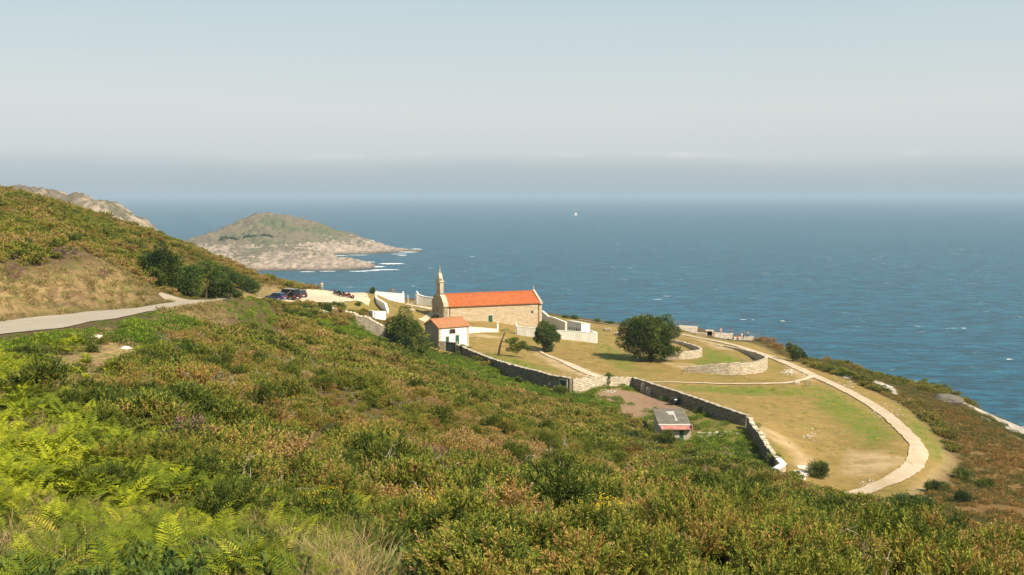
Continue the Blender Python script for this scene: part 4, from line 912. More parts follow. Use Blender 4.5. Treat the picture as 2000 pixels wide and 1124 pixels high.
mb = MB(); mb.box(wx-.16, wx+.9, -.05, .1, 4.45, 4.62); mb.box(wx+.5, wx+.9, -.06, .1, 3.95, 4.45); mb.box(wx-.16, wx+.9, -.05, .1, 3.8, 3.95); mb.build('window_surround', M_ASHLAR, ch)
# --- farmhouse
A = Vector(at(857, 640.5, 205)); th2 = math.radians(33); FL = 7.0; FW = 6.0; BZ2 = -31.3; FE = A.z-BZ2; FR = FE+1.3
fh = empty('farmhouse', (A.x, A.y, BZ2), th2, 'small white two-storey house with an old tiled roof in front of the chapel', 'house')
SOLID.append(np.array([list((Matrix.Translation(fh.location)@Matrix.Rotation(th2, 4, 'Z')@Vector(p)).xy) for p in ((-.3, -.3, 0), (FL+.3, -.3, 0), (FL+.3, FW+.3, 0), (-.3, FW+.3, 0))]))
MB().prism([(0, -1), (FW, -1), (FW, FE), (FW/2, FR-.1), (0, FE)], .012, FL, 'x').build('wall', M_WHITE, fh)
MB().prism([(0, -1), (FW, -1), (FW, FE), (FW/2, FR-.1), (0, FE)], -.02, .012, 'x').build('gable_wall', M_CEMSHADE, fh)['label'] = 'grey cement gable wall on the left side, shade darkened into its colour'
mb = MB()
for y0, y1, za, zb in ((-.3, FW/2, FE-.12, FR), (FW/2, FW+.3, FR, FE-.12)):
    mb.add([(-.25, y0, za), (FL+.25, y0, za), (FL+.25, y1, zb), (-.25, y1, zb), (-.25, y0, za+.13), (FL+.25, y0, za+.13), (FL+.25, y1, zb+.13), (-.25, y1, zb+.13)], [(3, 2, 1, 0), (4, 5, 6, 7), (0, 1, 5, 4), (1, 2, 6, 5), (2, 3, 7, 6), (3, 0, 4, 7)])
rf = mb.build('roof', M_OLDTILE, fh); MB().tube([(-.25, FW/2, FR+.15), (FL+.25, FW/2, FR+.15)], .13, 8).build('ridge_tile', M_OLDTILE, rf)
R = np.random.default_rng(3)
for x in (0, FL):
    mb = MB()
    for i in range(13):
        w_ = .32 if i % 2 else .52; s = 1 if x == 0 else -1; a, b = sorted((x-s*.03, x+s*w_)); mb.box(a, b, -.035, .05, -.6+i*.38, -.6+i*.38+.36)
    mb.box(x-.028 if x == 0 else x-.4, x+.4 if x == 0 else x+.028, -.03, .04, -.6, FE-.2); mb.build('quoin', M_ASHLAR, fh)
def fwin(x, z, w_, h_, mat, nm='window', parts=True):
    o = MB().box(x, x+w_, -.022, .02, z, z+h_).build(nm, mat, fh)
    if parts: mb = MB(); mb.box(x-.12, x+w_+.12, -.04, .02, z+h_, z+h_+.16); mb.box(x-.12, x, -.04, .02, z-.1, z+h_); mb.box(x+w_, x+w_+.12, -.04, .02, z-.1, z+h_); mb.build('frame', M_ASHLAR, o)
    return o
u_ = fwin(2.75, 3.2, .75, .85, M_DARK)
for x in (2.45, 3.45): MB().box(x, x+.36, -.12, -.07, 3.2, 4.05).build('shutter', M_SHUT, u_)
fwin(1.6, .9, .7, 1.7, M_GREEN, 'door'); fwin(3.9, .9, .75, 1.85, M_GREEN, 'door')
# --- shed
A = Vector(at(1289, 830, 131)); sx0, sx1, sy0, sy1 = A.x, A.x+4.05, 131, 136.4; zf, zb = A.z+.0, A.z+.85
sh = empty('shed', ((sx0+sx1)/2, sy0, -31.9), 0, 'small stone shed with a grey corrugated roof and a faded red awning', 'shed')
ox, oy, oz = sh.location
SOLID.append(np.array([(sx0-.3, sy0-.6), (sx1+.3, sy0-.6), (sx1+.3, sy1+.3), (sx0-.3, sy1+.3)]))
w2 = (sx1-sx0)/2
M_SHED = masonry('shed_blockwork', (.50, .42, .33), (.60, .52, .42), (.34, .28, .22), .5, .25, .02, .5, (.30, .24, .18), dist=.05)
MB().prism([(0, -.8), (sy1-sy0, -.8), (sy1-sy0, zb-oz-.1), (0, zf-oz-.1)], -w2, w2, 'x').build('wall', M_SHED, sh)
t = NT('corrugated_sheet'); o_ = t.obj(); wv = t.node('ShaderNodeTexWave', wave_type='BANDS', bands_direction='X'); wv.inputs['Scale'].default_value = 3.2; t.L(o_, wv.inputs['Vector'])
nz = t.noise(1.1, o_, 6, .7); cc = t.mix(t.ramp(nz, [(.35, 0), (.65, 1)]), (.20, .175, .135), (.34, .30, .235)); cc = t.mix(.35, cc, wv.outputs[0], 'MULTIPLY')
cc = t.mix(t.ramp(t.noise(2.4, o_, 5, .8), [(.66, 0), (.70, .8)]), cc, (.60, .56, .50)); t.done(cc, .85, t.bump(wv.outputs[1], .06))
def slopebox(mb, x0, x1, y0, y1, th_, dz=0):
    z = lambda y: zf-oz+(zb-zf)*(y/(sy1-sy0))+dz
    mb.add([(x0, y0, z(y0)), (x1, y0, z(y0)), (x1, y1, z(y1)), (x0, y1, z(y1)), (x0, y0, z(y0)+th_), (x1, y0, z(y0)+th_), (x1, y1, z(y1)+th_), (x0, y1, z(y1)+th_)], [(3, 2, 1, 0), (4, 5, 6, 7), (0, 1, 5, 4), (1, 2, 6, 5), (2, 3, 7, 6), (3, 0, 4, 7)])
mb = MB(); slopebox(mb, -w2-.2, w2-.12, -.1, 5.55, .09); srf = mb.build('roof', t.m, sh)
mb = MB(); slopebox(mb, -.4, .45, 3.3, 4.5, .03, .092); slopebox(mb, .22, .42, 1.4, 3.3, .03, .093); slopebox(mb, .1, .5, 1.1, 1.4, .03, .094); slopebox(mb, -.6, -.4, 3.9, 4.4, .03, .093)
mb.build('roof_patch', plain('white_sealant', (.44, .41, .36), .8, .1), srf)['label'] = 'white patch on the grey roof'
MB().box(-w2-.2, w2-.12, -.14, -.1, zf-oz-.04, zf-oz+.11).build('fascia', M_WHITE, srf)
mb = MB(); mb.add([(-w2-.05, -.02, zf-oz-.12), (w2, -.02, zf-oz-.12), (w2+.1, -.62, zf-oz-.52), (-w2+.12, -.62, zf-oz-.52), (-w2-.05, -.02, zf-oz-.06), (w2, -.02, zf-oz-.06), (w2+.1, -.62, zf-oz-.46), (-w2+.12, -.62, zf-oz-.46)], [(3, 2, 1, 0), (4, 5, 6, 7), (0, 1, 5, 4), (1, 2, 6, 5), (2, 3, 7, 6), (3, 0, 4, 7)])
mb.build('awning', M_RED, sh); MB().box(w2-.02, w2+.12, -.66, .25, zf-oz-.5, zf-oz+.05).build('awning_end', M_RED, sh)
for x, w_, z0, h_ in ((-1.25, .55, .3, 1.55), (.55, .52, .1, 1.75)):
    d_ = MB().box(x, x+w_, -.03, .03, z0, z0+h_).build('door', M_GREEN if x > 0 else M_DKGREEN, sh); MB().box(x+w_-.12, x+w_-.06, -.06, -.031, z0+.8, z0+.95).build('handle', M_STEEL, d_)
# --- walls that follow the ground
def wall(name, pts_, label, mat, thick=.5, cat='stone wall', jag=0., cap=None, capm=None, group=None, base=.5, step=.6, parent=None):
    """pts_: (u, d, top) with top = height over ground, or ('z', value); one continuous wall"""
    P = []
    for q in pts_:
        p = pin(q[0], q[1]); P.append((p.x, p.y, q[2] if not isinstance(q[2], tuple) else None, q[2][1] if isinstance(q[2], tuple) else None))
    L = [0]
    for a, b in zip(P[:-1], P[1:]): L.append(L[-1]+math.hypot(b[0]-a[0], b[1]-a[1]))
    n = max(2, int(L[-1]/step)+1); s = np.unique(np.concatenate([np.linspace(0, L[-1], n), L]))
    x = np.interp(s, L, [p[0] for p in P]); y = np.interp(s, L, [p[1] for p in P]); g = H(x, y)
    tops = [p[3] if p[3] is not None else h1(p[0], p[1])+p[2] for p in P]; tz_ = np.interp(s, L, tops)
    R = np.random.default_rng(len(label)); tj = tz_+(R.normal(size=len(s))*jag if jag else 0)
    T = np.gradient(np.stack([x, y], 1), axis=0); T /= np.maximum(np.linalg.norm(T, axis=1)[:, None], 1e-6); N = np.stack([-T[:, 1], T[:, 0]], 1)*thick/2
    gl = g-base
    x0, y0, z0 = x[0], y[0], g[0]
    def sweep(nm, off, lo, hi, m, par=None, jx=0):
        k = len(s); jit = R.normal(size=(k, 2))*jx
        vs = []
        for i in range(k):
            ax, ay = x[i]+N[i, 0]*off+jit[i, 0]-x0, y[i]+N[i, 1]*off+jit[i, 1]-y0; bx, by = x[i]-N[i, 0]*off+jit[i, 0]-x0, y[i]-N[i, 1]*off+jit[i, 1]-y0
            vs += [(ax, ay, lo[i]-z0), (bx, by, lo[i]-z0), (bx, by, hi[i]-z0), (ax, ay, hi[i]-z0)]
        fs = [(4*i+j, 4*i+(j+1) % 4, 4*i+4+(j+1) % 4, 4*i+4+j) for i in range(k-1) for j in range(4)]+[(0, 1, 2, 3), (4*k-1, 4*k-2, 4*k-3, 4*k-4)]
        b = MB(); b.add(vs, fs); return b.build(nm, m, par)
    body = sweep(name if not cap else 'wall_body', 1, np.minimum(gl, tj-.3), tj, mat, None, .008 if jag else 0)
    SOLID.append(np.vstack([np.stack([x, y], 1)+N*1.05, (np.stack([x, y], 1)-N*1.05)[::-1]]))
    if not cap: body.location = (x0, y0, z0); return tag(body, label, cat, group)
    e = empty(name, (x0, y0, z0), 0, label, cat, group); body.parent = e
    sweep('coping', 1.25, tj+.002, tj+cap, capm or mat, e, .03 if jag else 0)
    return e
ztop = lambda u, v, d: ('z', at(u, v, d)[2])
WT = lambda L: [(u, d, ztop(u, v, d)) for u, v, d in L]
M_CAPST = stonemat('pale_cap_stone', (.30, .25, .18), (.52, .44, .34), .3, 1.2)
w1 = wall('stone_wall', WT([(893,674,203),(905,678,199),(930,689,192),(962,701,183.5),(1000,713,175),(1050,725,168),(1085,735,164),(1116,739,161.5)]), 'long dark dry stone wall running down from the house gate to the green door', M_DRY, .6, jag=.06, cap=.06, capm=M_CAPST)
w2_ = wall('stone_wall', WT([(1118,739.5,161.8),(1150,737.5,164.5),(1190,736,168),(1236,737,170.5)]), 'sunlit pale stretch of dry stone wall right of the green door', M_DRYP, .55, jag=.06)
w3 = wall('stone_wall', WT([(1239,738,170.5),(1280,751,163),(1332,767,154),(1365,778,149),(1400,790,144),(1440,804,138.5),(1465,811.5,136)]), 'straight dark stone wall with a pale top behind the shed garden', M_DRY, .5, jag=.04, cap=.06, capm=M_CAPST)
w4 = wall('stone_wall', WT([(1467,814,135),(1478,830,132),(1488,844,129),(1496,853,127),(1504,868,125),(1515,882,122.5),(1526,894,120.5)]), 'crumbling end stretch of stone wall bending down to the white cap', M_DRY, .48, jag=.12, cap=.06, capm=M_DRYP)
w5 = wall('wall_end', WT([(1528,897,120.2),(1538.5,908,119.2),(1522,918,116.8)]), 'short white-capped hook at the lower end of the stone wall', M_DRYP, .6, cat='stone wall', cap=.14, capm=M_WHITE)
wall('rubble_wall', WT([(664,606,190),(690,612,188),(720,622,187),(750,637,186)]), 'tumbledown rubble wall left of the big dark pine', M_DRYP, .9, jag=.16, step=.4)
# green door in the long wall, and the plate beside it
def frame_on(u0, d0, u1, d1):
    a = pin(u0, d0); b = pin(u1, d1); return a, b, math.atan2(b.y-a.y, b.x-a.x), (b.xy-a.xy).length
a, b, az, ln = frame_on(1085, 164, 1116, 161.5)
az2 = math.atan2(b.y-a.y, b.x-a.x)
q = a.lerp(b, .60); gd = empty('garden_gate', (q.x, q.y, at(1100, 769, 162)[2]), az2, 'dark green door set in the dry stone wall at its corner', 'door')
MB().box(-.55, .75, -.42, -.34, 0, 2.05).build('door_leaf', M_GREEN, gd); mb = MB(); mb.box(-.78, -.55, -.46, -.25, -.2, 2.1); mb.box(.75, .95, -.46, -.25, -.2, 2.1); mb.box(-.85, 1.0, -.47, -.24, 2.1, 2.3); mb.build('door_frame', M_CAPST, gd)
q = pin(1077, 164.7); sg = empty('wall_plate', (q.x, q.y, at(1077, 753, 164.3)[2]), az2, 'small white framed plate on the dark wall left of the green door', 'plate')
MB().box(-.22, .22, -.40, -.33, 0, .42).build('frame', M_WHITE, sg); MB().box(-.1, .1, -.42, -.401, .12, .3).build('meter_window', M_DARK, sg)
# house gate
a = pin(869, 203.5); b = pin(890, 202.6); ga = empty('metal_gate', (a.x, a.y, at(870, 688, 203)[2]), math.atan2(b.y-a.y, b.x-a.x), 'dark green double gate closing the yard of the white house', 'gate')
gl_ = (b.xy-a.xy).length
MB().box(.1, gl_/2-.02, -.05, .03, .05, 2.0).build('gate_leaf', M_DKGREEN, ga); MB().box(gl_/2+.02, gl_-.1, -.05, .03, .05, 2.0).build('gate_leaf', M_DKGREEN, ga)
for z0_ in (1.75, .95, .15): MB().box(.15, gl_-.15, -.09, -.051, z0_, z0_+.14).build('gate_rail', M_DKGREEN, ga)
for x in (-.3, gl_-.05): MB().box(x, x+.35, -.15, .2, -.5, 2.15).build('gate_post', M_CAPST, ga)
wall('stone_wall', [(858,203.5,1.7),(867,203.8,1.8)], 'short dark wall stub between the house corner and the gate', M_DRY, .4, jag=.04)
# --- white walls
CL = dict(cat='white wall', cap=.08, capm=M_WHITE)
wall('white_wall', WT([(727,563,255),(730,567,255.2),(735,569.5,255.4),(742,571,255.7),(786,574.5,257.5)]), 'white wall with a swept-up corner on the sea side, left of the chapel', M_WHITE, .4, **CL)
wall('white_wall', WT([(727,563,254.5),(730.5,572,245),(735.5,583,232),(752.5,593,225),(757,607,219)]), 'white side wall stepping down towards the big pine, its near face in shade', M_WHITE, .4, **CL)
wall('white_wall', WT([(681,605,212),(729,608,200)]), 'shaded grey-white wall above the rubble wall', M_WHITE, .35, **CL)
wall('white_wall', WT([(730,608,200),(752,609,203)]), 'short sunlit white wall end half hidden behind the big pine', M_WHITE, .35, **CL)
wall('white_wall', WT([(814,569.5,257),(818,576,256.8),(828,579.5,256),(850,582.5,254)]), 'white wall sweeping down from a pillar to the chapel front', M_WHITE, .4, **CL)
wall('white_wall', WT([(912,639,224),(940,641,226),(970,643.5,228)]), 'white wall between the house and the gap below the chapel door', M_WHITE2, .4, **CL)
wall('white_wall', WT([(1010,638,229),(1050,642,228),(1090,646,227),(1130,648.5,226.5),(1165.5,650.5,226)]), 'long white wall running behind the round tree to the corner', M_WHITE2, .4, **CL)
wall('white_wall', WT([(1166,650.5,226.3),(1160,648,231),(1154,646,236)]), 'white wall end turning back behind the little white building', M_WHITE2, .4, **CL)
wall('white_wall', WT([(1060,608,262),(1066,613.5,259),(1072,618.5,256)]), 'sloping white wall end against the chapel rear corner', M_WHITE2, .4, **CL)
wall('white_wall', WT([(1073,619,256),(1081,620.5,252),(1106,630,238)]), 'shaded white wall joining the chapel rear to the little building', M_WHITE2, .4, **CL)
def pillar(u, d, h, w_, label, mat, name='pillar', cat='pillar', group=None, top='ball'):
    p = pin(u, d); e = empty(name, (p.x, p.y, p.z), .38, label, cat, group)
    MB().box(-w_/2, w_/2, -w_/2, w_/2, -.5, h).build('shaft', mat, e); mb = MB(); mb.box(-w_/2-.08, w_/2+.08, -w_/2-.08, w_/2+.08, h, h+.14); mb.lathe([(w_*.4, 0), (w_*.2, .15), (w_*.34, .35), (w_*.05, .6)], 8, (0, 0, h+.13)); mb.build('cap', mat, e); return e
pillar(787, 257.6, 2.25, .55, 'white gate pillar at the end of the sea-side wall', M_WHITE, group='white gate pillars'); pillar(813, 257.4, 2.5, .5, 'white gate pillar where the wall sweeps down to the chapel', M_WHITE, group='white gate pillars')
pillar(971.5, 228.2, 1.6, .4, 'short pillar ending the white wall below the chapel door', M_WHITE2, group='low gate pillars'); pillar(1008.5, 229.2, 2.0, .4, 'taller pillar at the left end of the long white wall', M_WHITE2, group='low gate pillars')
def calvary(u, d, h, label, group=None, round_=False, name='stone_cross'):
    p = pin(u, d); e = empty(name, tuple(p), .3, label, 'stone cross', group)
    mb = MB(); mb.box(-.7, .7, -.7, .7, -.3, .2); mb.box(-.45, .45, -.45, .45, .2, .45); mb.build('base', M_ASHLAR, e); MB().lathe([(.17, .45), (.14, h-.5), (.3, h-.35), (.26, h-.2)], 8).build('shaft', M_ASHLAR, e)
    mb = MB()
    if round_: mb.lathe([(.24, -.12), (.36, -.04), (.36, .04), (.24, .12)], 12); 
    else: mb.box(-.07, .07, -.06, .06, 0, .85); mb.box(-.3, .3, -.06, .06, .4, .55)
    if round_:
        mb.v = [(x, z, y+h+.2) for x, y, z in mb.v]; mb.box(-.08, .08, -.1, .1, h-.25, h+.75)
    else: mb.v = [(x, y, z+h-.2) for x, y, z in mb.v]
    mb.build('cross_head', M_ASHLAR, e); return e
calvary(796.5, 254, 2.0, 'slim stone cross standing between the two white gate pillars'); calvary(629, 246, 1.5, 'stone marker with a round carved head at the seaward edge of the car park', None, True)
calvary(804, 244, 1.3, 'small stone cross in front of the chapel, just right of the big pine top')
# --- little white building with niches
A = Vector(at(1135.5, 632, 229)); an = math.atan2(3, 5); NZ = -32.6; hh = A.z-NZ
nb_ = empty('white_building', (A.x, A.y, NZ), an, 'little flat-roofed white building with niches, behind the long white wall', 'building')
SOLID.append(np.array([list((Matrix.Translation(nb_.location)@Matrix.Rotation(an, 4, 'Z')@Vector(p)).xy) for p in ((-.3, -.3, 0), (2.8, -.3, 0), (2.8, 6, 0), (-.3, 6, 0))]))
mb = MB(); mb.add([(0, 0, -.5), (2.4, 0, -.5), (2.4, 5.7, -.5), (0, 5.7, -.5), (0, 0, hh), (2.4, 0, hh-.35), (2.4, 5.7, hh-.35), (0, 5.7, hh)], [(3, 2, 1, 0), (4, 5, 6, 7), (0, 1, 5, 4), (1, 2, 6, 5), (2, 3, 7, 6), (3, 0, 4, 7)]); mb.build('wall', M_WHITE, nb_)
mb = MB(); mb.add([(-.1, -.1, hh+.003), (2.5, -.1, hh-.36), (2.5, 5.8, hh-.36), (-.1, 5.8, hh+.003), (-.1, -.1, hh+.12), (2.5, -.1, hh-.24), (2.5, 5.8, hh-.24), (-.1, 5.8, hh+.12)], [(3, 2, 1, 0), (4, 5, 6, 7), (0, 1, 5, 4), (1, 2, 6, 5), (2, 3, 7, 6), (3, 0, 4, 7)]); mb.build('roof', M_WHITE2, nb_)
for k in range(5): MB().box(-.02, .01, .7+k*1.0, 1.0+k*1.0, 1.9, 2.5).build('niche', M_DARK, nb_)
# --- curved stone pens in the meadow
wall('curved_stone_wall', WT([(1338,718.5,192),(1350,717,191.5),(1381,713,190.5),(1404,711,189.8),(1428,709.5,189.3),(1450,708,189.5),(1452,710,189.5),(1475,707,190.5),(1492,703,193),(1499,700,197),(1500,697,201),(1492,693,206),(1478,688,212),(1460,683.5,218),(1438,679,224),(1415,675.5,229),(1369,668.5,238)]),
     'large horseshoe-shaped pale stone wall on the meadow beside the path', M_DRYP, .6, jag=.03, step=.5)
wall('curved_stone_wall', WT([(1300,690,206.5),(1329,687.5,206),(1351,685.5,207),(1364,684,208),(1371,683,210.5),(1371,680.5,214),(1367,678,217),(1357,674,222),(1345,670.5,226),(1332,667.5,230),(1310,663,236)]),
     'smaller curved pale stone wall beside the big dark pine', M_DRYP, .55, jag=.03, step=.5)
# ================================================================ trees and single bushes
def crown(R, n, c, rad, rl, bottom=-.5):
    L = []
    for i in range(n):
        d = unit(R.normal(size=3)); d[2] = max(d[2], bottom); s = R.uniform(.45, .86)
        r = rl*R.uniform(.7, 1.25); L.append(((c[0]+d[0]*rad[0]*s, c[1]+d[1]*rad[1]*s, c[2]+d[2]*rad[2]*s), (r, r, r*.75)))
    return L
def limbs(R, lobes, start, base_r, mat, e, name='trunk', lean=(0, 0)):
    mb = MB(); top = Vector(start); mb.tube([(0, 0, -.6), (lean[0]*.4, lean[1]*.4, top.z*.5), tuple(top)], [base_r*1.2, base_r, base_r*.75], 8)
    for c, r in lobes:
        c = Vector(c); m = top.lerp(c, .5)+Vector(R.normal(size=3))*.25; m.z = min(m.z, c.z)
        mb.tube([tuple(top-Vector((0, 0, .1))), tuple(m), tuple(c)], [base_r*.45, base_r*.25, base_r*.08], 5)
    return mb.build(name, mat, e)
def tree(name, u, d, label, lobes, leafn, leaf, mat, trunk, tr=.25, seed=1, cat='tree', group=None, lean=(0, 0), flat=.3, up=.4, bark=None, tone=(0, .7), sink=.1, fill=None):
    p = pin(u, d, -sink); e = empty(name, tuple(p), 0, label, cat, group); R = np.random.default_rng(seed)
    c = leafball('crown', seed, mat, leafn, lobes, leaf, flat=flat, up=up, tone=tone, link=True); c.parent = e
    c.data.materials.clear(); c.data.materials.append(mat)
    limbs(R, lobes[:14], trunk, tr, bark or M_BARK, e, lean=lean); return e
R = np.random.default_rng(5)
TG = None
# big dark pine beside the house
L = crown(R, 30, (0, 0, 3.9), (3.9, 3.6, 3.4), 1.25, -.75)+[((0, 0, 7.3), (1.2, 1.2, 1.2)), ((-3.6, -1, 1.5), (1.5, 1.3, 1.0)), ((3.6, -1, 1.7), (1.3, 1.3, 1.0)), ((.3, -2.2, 1.4), (2.2, 1.3, 1.2)), ((-2.9, -.5, 1.9), (1.4, 1.3, .9)), ((3.1, -.3, 3.0), (1.3, 1.3, .9)), ((0, 0, 3.8), (2.6, 2.4, 3))]
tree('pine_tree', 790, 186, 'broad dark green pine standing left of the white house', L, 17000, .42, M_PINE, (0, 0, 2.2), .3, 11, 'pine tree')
# the largest pine
R = np.random.default_rng(6)
L = crown(R, 54, (-.3, 0, 5.1), (6.7, 5.6, 4.3), 1.5, -.9)+[((-1.5, -1.5, 1.6), (2.2, 1.6, 1.1)), ((4.2, -1, 2.2), (1.8, 1.5, 1.0)), ((1.8, -2.2, 2.2), (2, 1.6, 1.2)), ((-4.2, -1.2, 3.2), (1.7, 1.5, 1.1)),((3.0, 0, 2.3), (1.9, 1.7, 1.1)), ((-3.0, 0, 2.6), (1.8, 1.6, 1.0)), ((.5, 0, 5.2), (4, 3.6, 3.2)), ((1.6, -.5, 1.4), (1.6, 1.4, .9)), ((-4.2, 0, 7.6), (1.4, 1.3, 1.1)), ((3.2, 0, 8.2), (1.4, 1.3, 1.2))]
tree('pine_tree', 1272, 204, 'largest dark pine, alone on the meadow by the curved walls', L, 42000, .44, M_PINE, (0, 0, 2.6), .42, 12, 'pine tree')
# round broadleaf tree
R = np.random.default_rng(7)
L = crown(R, 40, (0, 0, 3.7), (2.45, 2.3, 2.5), .85, -.9)+[((.3, 0, 1.2), (1.2, 1.2, 1.1)), ((0, 0, 3.6), (1.9, 1.8, 2.1)), ((.3, 0, .6), (.9, .9, .6)), ((-.6, 0, 5.9), (1.0, 1, .7)), ((-2.0, 0, 2.8), (.8, .8, .6)), ((2.1, 0, 3.0), (.8, .8, .8))]
tree('round_tree', 1068, 214, 'compact rounded broadleaf tree in front of the long white wall', L, 15000, .34, M_BUSH, (0, 0, 1.5), .2, 13, 'tree', flat=.55, tone=(.1, .8))
# windblown pine: bare leaning trunk with all foliage on one side
p = pin(973, 196.5, -.1); e = empty('windblown_pine', tuple(p), 0, 'sparse pine with a bare leaning trunk and foliage only on its right', 'pine tree')
mb = MB(); mb.tube([(0, 0, -.5), (.15, 0, .8), (.35, 0, 1.9), (.6, 0, 2.9), (1.0, .1, 3.8), (1.25, .1, 4.7)], [.24, .23, .2, .16, .11, .05], 7); mb.tube([(.6, 0, 2.9), (1.5, -.1, 2.75), (2.4, -.1, 2.3), (3.3, 0, 1.9)], [.1, .08, .06, .04], 5)
mb.tube([(2.4, -.1, 2.3), (3.4, .2, 2.6), (5.0, 0, 1.9)], [.05, .04, .02], 5); mb.tube([(1.1, .1, 3.9), (1.5, 0, 4.6), (1.7, 0, 5.2)], [.05, .03, .015], 4); mb.tube([(1.1, .1, 3.9), (.8, 0, 4.6), (.7, 0, 5.1)], [.04, .03, .015], 4); mb.build('trunk', M_BARK, e)
L = [((2.1, 0, 2.9), (.7, .6, .35)), ((2.9, .1, 3.1), (.7, .6, .35)), ((3.0, -.1, 2.2), (.8, .7, .4)), ((4.2, 0, 2.2), (.9, .7, .4)), ((5.2, 0, 1.8), (.8, .6, .4)), ((5.9, 0, 1.4), (.5, .4, .3)), ((2.2, 0, 1.3), (.6, .5, .3)), ((3.3, 0, 1.0), (.7, .6, .3)), ((3.9, 0, 1.5), (.6, .5, .3)), ((3.4, 0, 3.3), (.45, .4, .25)), ((4.7, 0, 2.5), (.6, .5, .3))]
leafball('crown', 31, M_PINE, 3300, L, .36, flat=.3, tone=(.3, 1), link=True).parent = e
leafball('top_tuft', 32, M_PINE, 120, [((1.6, 0, 5.1), (.5, .4, .2)), ((.7, 0, 5.0), (.3, .3, .15))], .3, flat=.3, tone=(.5, 1), link=True).parent = e
# bent tree beyond the path
L = [((-.8, 0, 3.4), (.7, .6, .5)), ((0, 0, 2.9), (1.0, .8, .6)), ((.9, 0, 2.2), (1.1, .9, .7)), ((1.8, 0, 1.6), (.8, .7, .5)), ((.1, 0, 1.9), (.8, .8, .8)), ((-.9, 0, 2.5), (.5, .5, .4)), ((2.5, 0, 1.1), (.5, .5, .3)), ((.5, 0, 1.1), (.9, .7, .6))]
tree('bent_tree', 1552, 213, 'small dark wind-bent tree at the sea edge beyond the gravel path', L, 4200, .34, M_PINE, (.0, 0, 1.0), .14, 14, 'tree')
# group above the road
G = 'trees at the bend of the road'
R = np.random.default_rng(8)
L = crown(R, 26, (0, 0, 2.8), (2.3, 2.3, 2.6), 1.0, -.8)+[((0, 0, 2.7), (2.0, 2.0, 2.3)), ((.3, 0, 5.4), (.8, .8, .7)), ((-1.8, 0, 1.5), (1.1, 1.1, 1.1)), ((-.2, 0, 1.0), (2.2, 1.8, 1.0))]
tree('pine_tree', 312, 126, 'tall dark conical pine right beside the tip of the road bank', L, 14000, .34, M_PINE, (0, 0, 1.8), .25, 15, 'pine tree', G)
L = crown(R, 20, (0, 0, 2.4), (1.9, 1.8, 2.0), .85, -.8)+[((0, 0, 2.1), (1.6, 1.6, 1.8)), ((0, 0, .9), (1.7, 1.4, .8))]
tree('olive_tree', 366, 131, 'olive green tree between the dark pine and the open-branched tree', L, 8500, .32, M_BUSH, (0, 0, 1.2), .18, 16, 'tree', G, tone=(0, .6))
L = [((-1.6, 0, 3.7), (1.1, 1, .8)), ((-.4, 0, 4.3), (1.3, 1.1, .7)), ((.9, 0, 4.0), (1.1, 1, .8)), ((1.9, 0, 3.0), (.9, .9, .7)), ((-2.3, 0, 2.6), (.8, .8, .7)), ((.2, .3, 3.4), (1.4, 1, .6))]
tree('open_tree', 402, 134, 'open-branched tree with pale forked trunk showing light through it', L, 3000, .3, M_BUSH, (.1, 0, 1.2), .16, 17, 'tree', G, bark=M_BARK, tone=(0, .6))
L = [((0, 0, 1.4), (1.4, 1.3, 1.1)), ((.3, 0, 2.7), (1.3, 1.2, .9)), ((1.6, 0, .9), (1.2, 1, .7)), ((-.9, 0, .7), (1, 1, .7)), ((-.2, 0, 3.6), (.8, .8, .6)), ((2.5, 0, .6), (.7, .7, .4)), ((1.2, 0, 1.9), (.8, .8, .6))]
tree('pine_tree', 426, 138, 'low spreading dark pine at the right end of the roadside group', L, 6500, .34, M_PINE, (0, 0, .8), .16, 18, 'pine tree', G)
G = 'wind-shaped shrubs on the ridge'
L = [((0, 0, 2.2), (1.3, 1.2, 1.3)), ((-.6, 0, 3.0), (.8, .8, .8)), ((.7, 0, 1.5), (1.2, 1, 1))]
tree('ridge_shrub', 443, 192, 'taller blue-green shrub at the left of the ridge pair', L, 3600, .36, M_PINE, (0, 0, 1), .12, 19, 'shrub', G)
L = [((-1.4, 0, 2.2), (1.3, 1.2, 1.1)), ((0, 0, 1.9), (1.5, 1.2, 1.1)), ((1.4, 0, 1.1), (1.4, 1.1, 1.0)), ((2.3, 0, .5), (1.1, .9, .8)), ((.6, 0, .8), (1.4, 1, .8))]
tree('ridge_shrub', 474, 197, 'wide sloping dark shrub above the car park', L, 6000, .36, M_BUSH, (0, 0, .8), .12, 20, 'shrub', G, tone=(0, .35))
def bush(u, d, w_, h_, label, mat, seed, group=None, n=None, leaf=.26, tone=(0, .6), name='bush', up=.5, flat=.32, cat='bush'):
    R = np.random.default_rng(seed); p = pin(u, d, -.1); L = [((R.uniform(-.35, .35)*w_, R.uniform(-.3, .3)*w_, R.uniform(.25, .6)*h_), (w_*R.uniform(.22, .34), w_*R.uniform(.2, .3), h_*R.uniform(.28, .42))) for _ in range(7)]+[((0, 0, h_*.4), (w_*.4, w_*.35, h_*.5))]
    c = leafball(name, seed, mat, n or int(900+w_*h_*450), L, leaf, flat=flat, up=up, tone=tone, link=True); c.location = p; return tag(c, label, cat, group)
G = 'rounded bushes below the car park'
bush(655, 184, 2.9, 1.9, 'rounded bright green bush by the rubble wall, largest below the car park', M_BUSH, 41, G, tone=(.3, .9)); bush(636, 178, 2.0, 2.1, 'grey-green round bush left of the rubble wall', M_BUSH, 42, G, tone=(.1, .5))
bush(597, 179, 3.3, 1.0, 'long flat olive bush below the car park', M_BUSH, 43, G, tone=(.1, .5)); bush(627, 182, 1.6, .9, 'small flat bush just left of the largest rounded bush', M_BUSH, 44, G, tone=(.2, .6)); bush(698, 203, 1.3, .6, 'small tuft of shrub on the grass in front of the white side wall', M_BUSH, 45, G, tone=(.1, .6))
